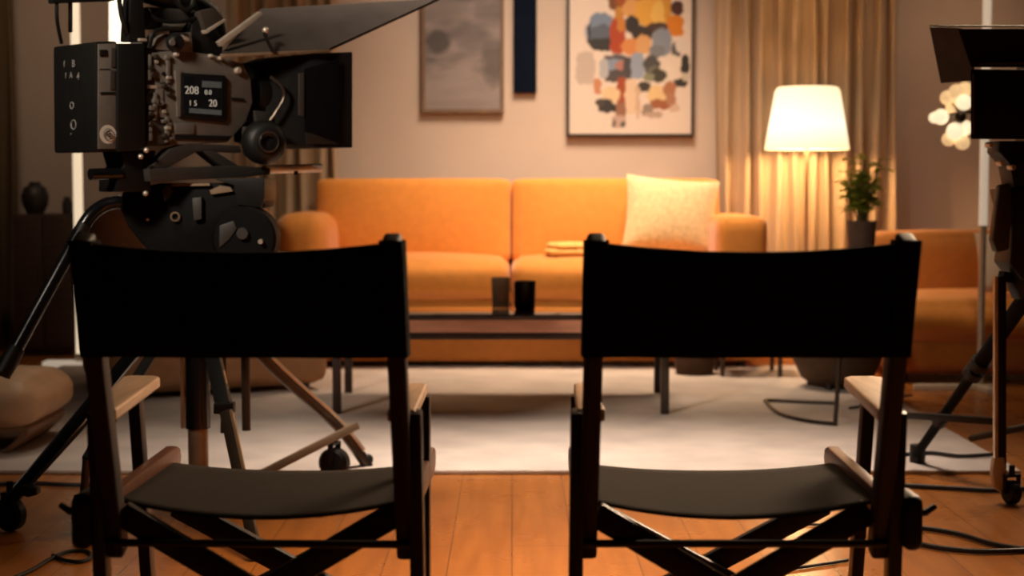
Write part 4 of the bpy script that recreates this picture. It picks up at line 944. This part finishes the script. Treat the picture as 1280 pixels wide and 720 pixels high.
# spreader bar with its caster
s0 = P(318, 597, 4.85); s1 = P(446, 532, YR - 0.08)
sp_ = MB().beam(s0, s1, 0.026, 0.024, (0, 1, 0)).build('spreader_bar', 'bronze', td, bevel=0.005)
MB().beam(s0, Vector((cxx, TY, 0.09)), 0.024, 0.022, (0, 1, 0)).build('spreader_arm', 'dsteel', td, bevel=0.004)
rc = 0.05; YC = 5.12
caster(sp_, (P(418, 575, YC).x, YC, rc + 0.001), rc, w=0.045, ang=1.25)
MB().cyl((P(418, 575, YC).x, YC, 0.11), (P(418, 575, YC).x, YC, P(418, 545, YC).z), 0.012, n=12).build('caster_stem', 'black', sp_)
# rear left leg, ends behind the left chair
YB = 4.30
l4 = MB().beam(hub + Vector((-0.04, -0.04, -0.02)), P(108, 575, YB), 0.028, 0.022, (0, 1, 0)).build('leg', 'black', td, bevel=0.004)
rr = 0.045
caster(l4, (P(104, 600, YB).x, YB, rr + 0.001), rr, ang=0.8)
MB().cyl((P(104, 600, YB).x, YB, 0.1), P(108, 574, YB), 0.011, n=10).build('caster_stem', 'dsteel', l4)
caster2 = Vector((P(84, 655, 4.12).x, 4.12, 0.001 + 0.066))

# ------------------------------------------------------------------ second camera at the right edge
QY = 4.75
c2 = thing('studio_camera', P(1290, 180, QY), 'black camera with hooded flag, cut by the right edge', 'camera')
def q(px, py, dy=0.0): return P(px, py, QY + dy)
# body pointing left and away
mbox = MB()
r0 = [q(1213, 86, -0.12), q(1213, 174, -0.12), q(1236, 170, 0.20), q(1236, 92, 0.20)]
ext = Vector((0.30, 0.06, 0))
mbox.prism(r0, ext).build('matte_box', 'matte', c2, bevel=0.006)
MB().prism([q(1216, 92, -0.125), q(1216, 168, -0.125), q(1218, 168, -0.127), q(1218, 92, -0.127)], (0, 0.006, 0)).build('front_lip', 'dgrey', c2)
MB().prism([q(1162, 34, 0.05), q(1176, 104, 0.16), q(1214, 101, 0.05), q(1216, 86, -0.12), q(1200, 36, -0.12)], (0.006, 0.004, 0.002)).build('side_flag', 'flag', c2)
MB().prism([q(1162, 33, 0.10), q(1196, 34, -0.14), q(1330, 34, -0.14), q(1330, 33, 0.10)], (0, 0, 0.004)).build('top_flag', 'matte', c2)
MB().prism([q(1198, 36, -0.135), q(1214, 84, -0.13), q(1330, 84, -0.13), q(1330, 36, -0.135)], (0, 0.006, 0)).build('hood', 'matte', c2)
MB().beam(q(1222, 80, -0.14), q(1330, 78, -0.14), 0.006, 0.006).build('hood_rail', 'dgrey', c2)
MB().box(q(1330, 150, 0.05), (0.22, 0.24, 0.36)).build('body', 'black', c2, bevel=0.01)
MB().prism([q(x, y, -0.06) for x, y in ((1250, 176), (1330, 176), (1330, 236), (1268, 236), (1262, 205), (1248, 190))], (0, 0.12, 0)).build('base_plate', 'black', c2, bevel=0.006)
for px, py in ((1238, 181), (1252, 204), (1266, 209)):
    MB().lathe(q(px, py, -0.08), [(0, -0.012), (0.007, -0.012), (0.009, 0), (0.009, 0.03)], axis=(0, 1, 0), n=14).build('screw_knob', 'steel', c2)
t2 = thing('camera_tripod', (q(1275, 600).x, QY, 0), 'black tripod under the camera at the right edge', 'tripod')
MB().prism([q(x, y, -0.08) for x, y in ((1256, 236), (1330, 236), (1330, 350), (1278, 350), (1262, 330), (1266, 290), (1262, 262))], (0, 0.16, 0)).build('fluid_head', 'black', t2, bevel=0.008)
MB().prism([q(x, y, -0.10) for x, y in ((1250, 232), (1264, 228), (1266, 262), (1262, 312), (1246, 316), (1241, 300), (1246, 262))], (0, 0.05, 0)).build('head_handle', 'dgrey', t2, bevel=0.008)
h2 = q(1296, 352); 
MB().lathe(h2, [(0, -0.05), (0.07, -0.05), (0.09, 0.0), (0.08, 0.05), (0, 0.05)], n=28).build('shoulder', 'black', t2)
YA = 0.95 * F / (586 - 230)
ft = P(1143, 572, YA)
lg = MB().tube([h2, h2.lerp(ft, 0.45)], [0.026, 0.024], 14).build('leg', 'matte', t2)
MB().tube([h2.lerp(ft, 0.40), ft], [0.018, 0.015], 12).build('leg_section', 'matte', lg)
for f_ in (0.42, 0.47, 0.75): MB().cyl(h2.lerp(ft, f_), h2.lerp(ft, f_ + 0.035), 0.032 if f_ < 0.7 else 0.023, n=14).build('leg_clamp', 'black', lg)
MB().cyl((ft.x + 0.01, ft.y, 0.017), (ft.x + 0.01, ft.y, 0.075), 0.026, n=16).build('foot', 'black', lg)
YV = 4.72
vt, vb = P(1251, 345, YV), P(1251, 590, YV)
lv = MB().beam(vt, vb, 0.026, 0.03, (0, 1, 0)).build('leg', 'black', t2, bevel=0.004)
MB().beam(vt + Vector((-0.017, -0.004, 0)), vb + Vector((-0.017, -0.004, 0)), 0.009, 0.02, (0, 1, 0)).build('leg_strip', 'steel', lv)
MB().beam(vt, h2, 0.03, 0.03, (0, 1, 0)).build('leg_joint', 'black', lv)
MB().prism([P(x, y, YV - 0.02) for x, y in ((1243, 572), (1256, 572), (1260, 604), (1254, 618), (1243, 610), (1241, 590))], (0, 0.035, 0)).build('foot_bracket', 'cream', lv, bevel=0.005)
caster(lv, (P(1264, 625, YV - 0.02).x, YV - 0.02, 0.037), 0.036, w=0.034, ang=0.3)
MB().beam(P(1133, 519, YA - 0.1), P(1252, 527, 4.95), 0.022, 0.02, (0, 1, 0)).build('spreader_bar', 'black', t2, bevel=0.003)
MB().beam(P(1213, 548, 5.05), P(1300, 530, 4.8), 0.018, 0.018, (0, 1, 0)).build('spreader_bar', 'black', t2, bevel=0.003)
ft3 = Vector((P(1345, 600, 4.9).x, 4.9, 0.03))
l5 = MB().tube([h2, ft3], [0.024, 0.016], 12).build('leg', 'black', t2)
MB().ball(ft3 + Vector((0, 0, -0.004)), 0.025, n=12).build('foot', 'black', l5)

# ------------------------------------------------------------------ light stand with a cluster of lit globes
SYY = 7.35
x1 = P(1225, 480, SYY).x
ls = thing('light_stand', (x1, SYY, 0.0), 'slim pale light stand with lit globes, in front of the right armchair', 'light stand')
zb2 = 0.014
MB().box((P(1196, 490, SYY).x, SYY, zb2), (0.40, 0.045, 0.026)).build('foot_bar', 'cream', ls, bevel=0.004)
MB().box((x1, SYY + 0.0, zb2), (0.045, 0.36, 0.026)).build('foot_bar', 'cream', ls, bevel=0.004)
MB().cyl((x1, SYY, zb2 + 0.012), (x1, SYY, 0.78), 0.016, n=16).build('lower_tube', 'steel', ls)
MB().cyl((x1, SYY, 0.76), (x1, SYY, 2.4), 0.020, n=16).build('upper_tube', 'pale_glow', ls)  # plain stand tube, its brightness painted as faint emission
globe = MB().lathe((x1 - 0.02, SYY, 0), [(0.03, 1.16), (0.035, 1.18), (0.03, 1.20)], n=16).build('clamp', 'black', ls)
arm = MB().cyl((x1, SYY, P(1200, 140, SYY).z), (P(1200, 140, SYY).x, SYY, P(1200, 140, SYY).z), 0.009, n=10).build('arm', 'dsteel', ls)
for px, py, dx, r, m in ((1196, 116, 0.0, 0.040, 'bulb_dim'), (1206, 112, 0.03, 0.036, 'bulb_dim'), (1184, 122, 0.02, 0.033, 'bulb_dim'), (1205, 128, -0.03, 0.036, 'bulb'), (1176, 146, 0.0, 0.036, 'bulb'), (1168, 147, 0.02, 0.026, 'bulb'), (1190, 134, 0.05, 0.030, 'bulb_dim'), (1194, 164, -0.02, 0.040, 'bulb'), (1206, 160, 0.03, 0.036, 'bulb'), (1186, 174, 0.03, 0.032, 'bulb_dim'), (1203, 178, 0.0, 0.034, 'bulb_dim')):
    g_ = P(px, py, SYY + dx)
    bq = MB().ball(g_, r, n=20).build('globe', m, ls)
    MB().tube([g_, Vector((P(1200, 140, SYY).x, SYY, P(1200, 140, SYY).z))], 0.004, 6).build('globe_stem', 'dsteel', bq)
MB().ball(P(1200, 146, SYY - 0.04), 0.030, n=16).build('hub', 'dsteel', ls)

# ------------------------------------------------------------------ cables on the floor
def cable(pix, r, label, grp='cables on the floor', z=None):
    pts = [G(x, y, r + (zz if zz else 0.0)) for x, y, zz in [(p + (0,))[:3] for p in pix]]
    o = MB().tube(curve_pts(pts, 8), r * 0.85, 8).build('floor_cable', 'cable')
    tag(o, label, 'cable', grp)
cable([(1085, 604), (1150, 608), (1200, 611), (1240, 613), (1300, 611), (1420, 616), (1600, 640)], 0.009, 'straight black cable on the floor near the front edge of the rug')
cable([(1600, 720), (1450, 700), (1320, 690), (1250, 682), (1200, 668), (1160, 661), (1128, 659), (1112, 663), (1112, 669), (1130, 675), (1170, 684), (1220, 689), (1275, 688), (1340, 684), (1480, 690), (1620, 712)], 0.0085, 'black cable doubled back in a long loop beside the right chair')
cable([(975, 652), (1000, 654), (1030, 657), (1050, 661), (1058, 668), (1048, 677), (1020, 686), (990, 694), (970, 700), (964, 706), (974, 711), (1000, 709), (1030, 705), (1060, 700)], 0.005, 'thin looped cord on the floor under the right chair')
cable([(-40, 745), (10, 725), (40, 712), (62, 699), (80, 691), (100, 688), (112, 691), (112, 698), (98, 702), (80, 700), (66, 694)], 0.006, 'dark cord loop on the floor beside the left chair')
cable([(-20, 606), (40, 604), (100, 606), (200, 603)], 0.008, 'black cable along the front edge of the rug at the left')
cable([(1130, 568, 0.016), (1165, 566, 0.016), (1200, 570, 0.016), (1246, 568, 0.016)], 0.008, 'black cable lying on the right corner of the rug')
cable([(1062, 510, 0.016), (1085, 506, 0.016), (1110, 498, 0.016), (1140, 494, 0.016)], 0.006, 'thin cord on the rug behind the right chair armrest')

# ------------------------------------------------------------------ light
def area(name, loc, target, size, power, col, spread=180, sy=None):
    l = bpy.data.lights.new(name, 'AREA'); l.energy = power; l.color = col; l.size = size; l.spread = R(spread)
    if sy: l.shape = 'RECTANGLE'; l.size_y = sy
    o = bpy.data.objects.new(name, l); COL.objects.link(o); o.location = loc
    o.rotation_euler = (Vector(target) - Vector(loc)).to_track_quat('-Z', 'Y').to_euler(); return o
def spot(name, loc, target, power, col, ang, blend_=0.6, r=0.15):
    l = bpy.data.lights.new(name, 'SPOT'); l.energy = power; l.color = col; l.spot_size = R(ang); l.spot_blend = blend_; l.shadow_soft_size = r
    o = bpy.data.objects.new(name, l); COL.objects.link(o); o.location = loc
    o.rotation_euler = (Vector(target) - Vector(loc)).to_track_quat('-Z', 'Y').to_euler(); return o
WARM = (1.0, 0.66, 0.36)
pl_ = bpy.data.lights.new('lamp_bulb', 'POINT'); pl_.energy = 36; pl_.color = (1.0, 0.60, 0.27); pl_.shadow_soft_size = 0.05
po = bpy.data.objects.new('lamp_bulb', pl_); COL.objects.link(po); po.location = (LX, LY, zl + 0.05)
area('key_overhead', (0.5, 7.9, 3.2), (0.4, 8.7, 0.0), 1.0, 42, (1.0, 0.74, 0.52), 80)
spot('sofa_front', (0.9, 4.6, 3.1), (0.1, 8.9, 1.42), 205, (1.0, 0.72, 0.47), 33, 0.55, 0.3)
spot('wall_wash', (0.15, 7.6, 3.15), (0.1, 9.4, 2.0), 92, (1.0, 0.80, 0.64), 75, 1.0, 0.2)
spot('left_wall_wash', (-2.3, 7.2, 3.1), (-2.5, 9.4, 1.2), 45, (1.0, 0.72, 0.5), 70, 1.0, 0.2)
spot('right_wall_wash', (2.45, 7.9, 3.1), (2.55, 9.4, 1.15), 60, (1.0, 0.66, 0.42), 60, 1.0, 0.2)
spot('left_pool', (-1.5, 6.6, 3.1), (-1.95, 5.7, 0.2), 55, (1.0, 0.80, 0.62), 34, 1.0, 0.2)
spot('right_chair_pool', (2.0, 6.3, 3.1), (2.35, 7.8, 0.4), 55, (1.0, 0.72, 0.46), 34, 0.9, 0.2)
area('rug_strip', (0.25, 5.75, 3.25), (0.25, 5.35, 0.0), 2.2, 15, (1.0, 0.80, 0.66), 40, sy=0.2)
area('chair_rim', (2.4, 6.0, 3.0), (0.4, 2.8, 0.5), 1.5, 34, (1.0, 0.70, 0.44), 50)
spot('camera_rim', (0.7, 7.0, 3.1), (-0.95, 4.7, 1.2), 45, (1.0, 0.74, 0.5), 26, 0.7, 0.12)
area('camera_side', (-2.2, 1.8, 2.9), (-1.0, 4.6, 1.40), 0.6, 5.5, (1.0, 0.86, 0.70), 36)
area('floor_pool', (0.2, 4.2, 3.25), (0.15, 3.7, 0.0), 0.9, 15, (1.0, 0.70, 0.44), 45)

w = bpy.data.worlds.new('world'); sc.world = w; w.use_nodes = True
w.node_tree.nodes['Background'].inputs['Color'].default_value = (0.012, 0.009, 0.007, 1)
w.node_tree.nodes['Background'].inputs['Strength'].default_value = 0.3
sc.view_settings.view_transform = 'Standard'
sc.view_settings.look = 'None'
sc.view_settings.exposure = 0.0
sc.cycles.use_denoising = True
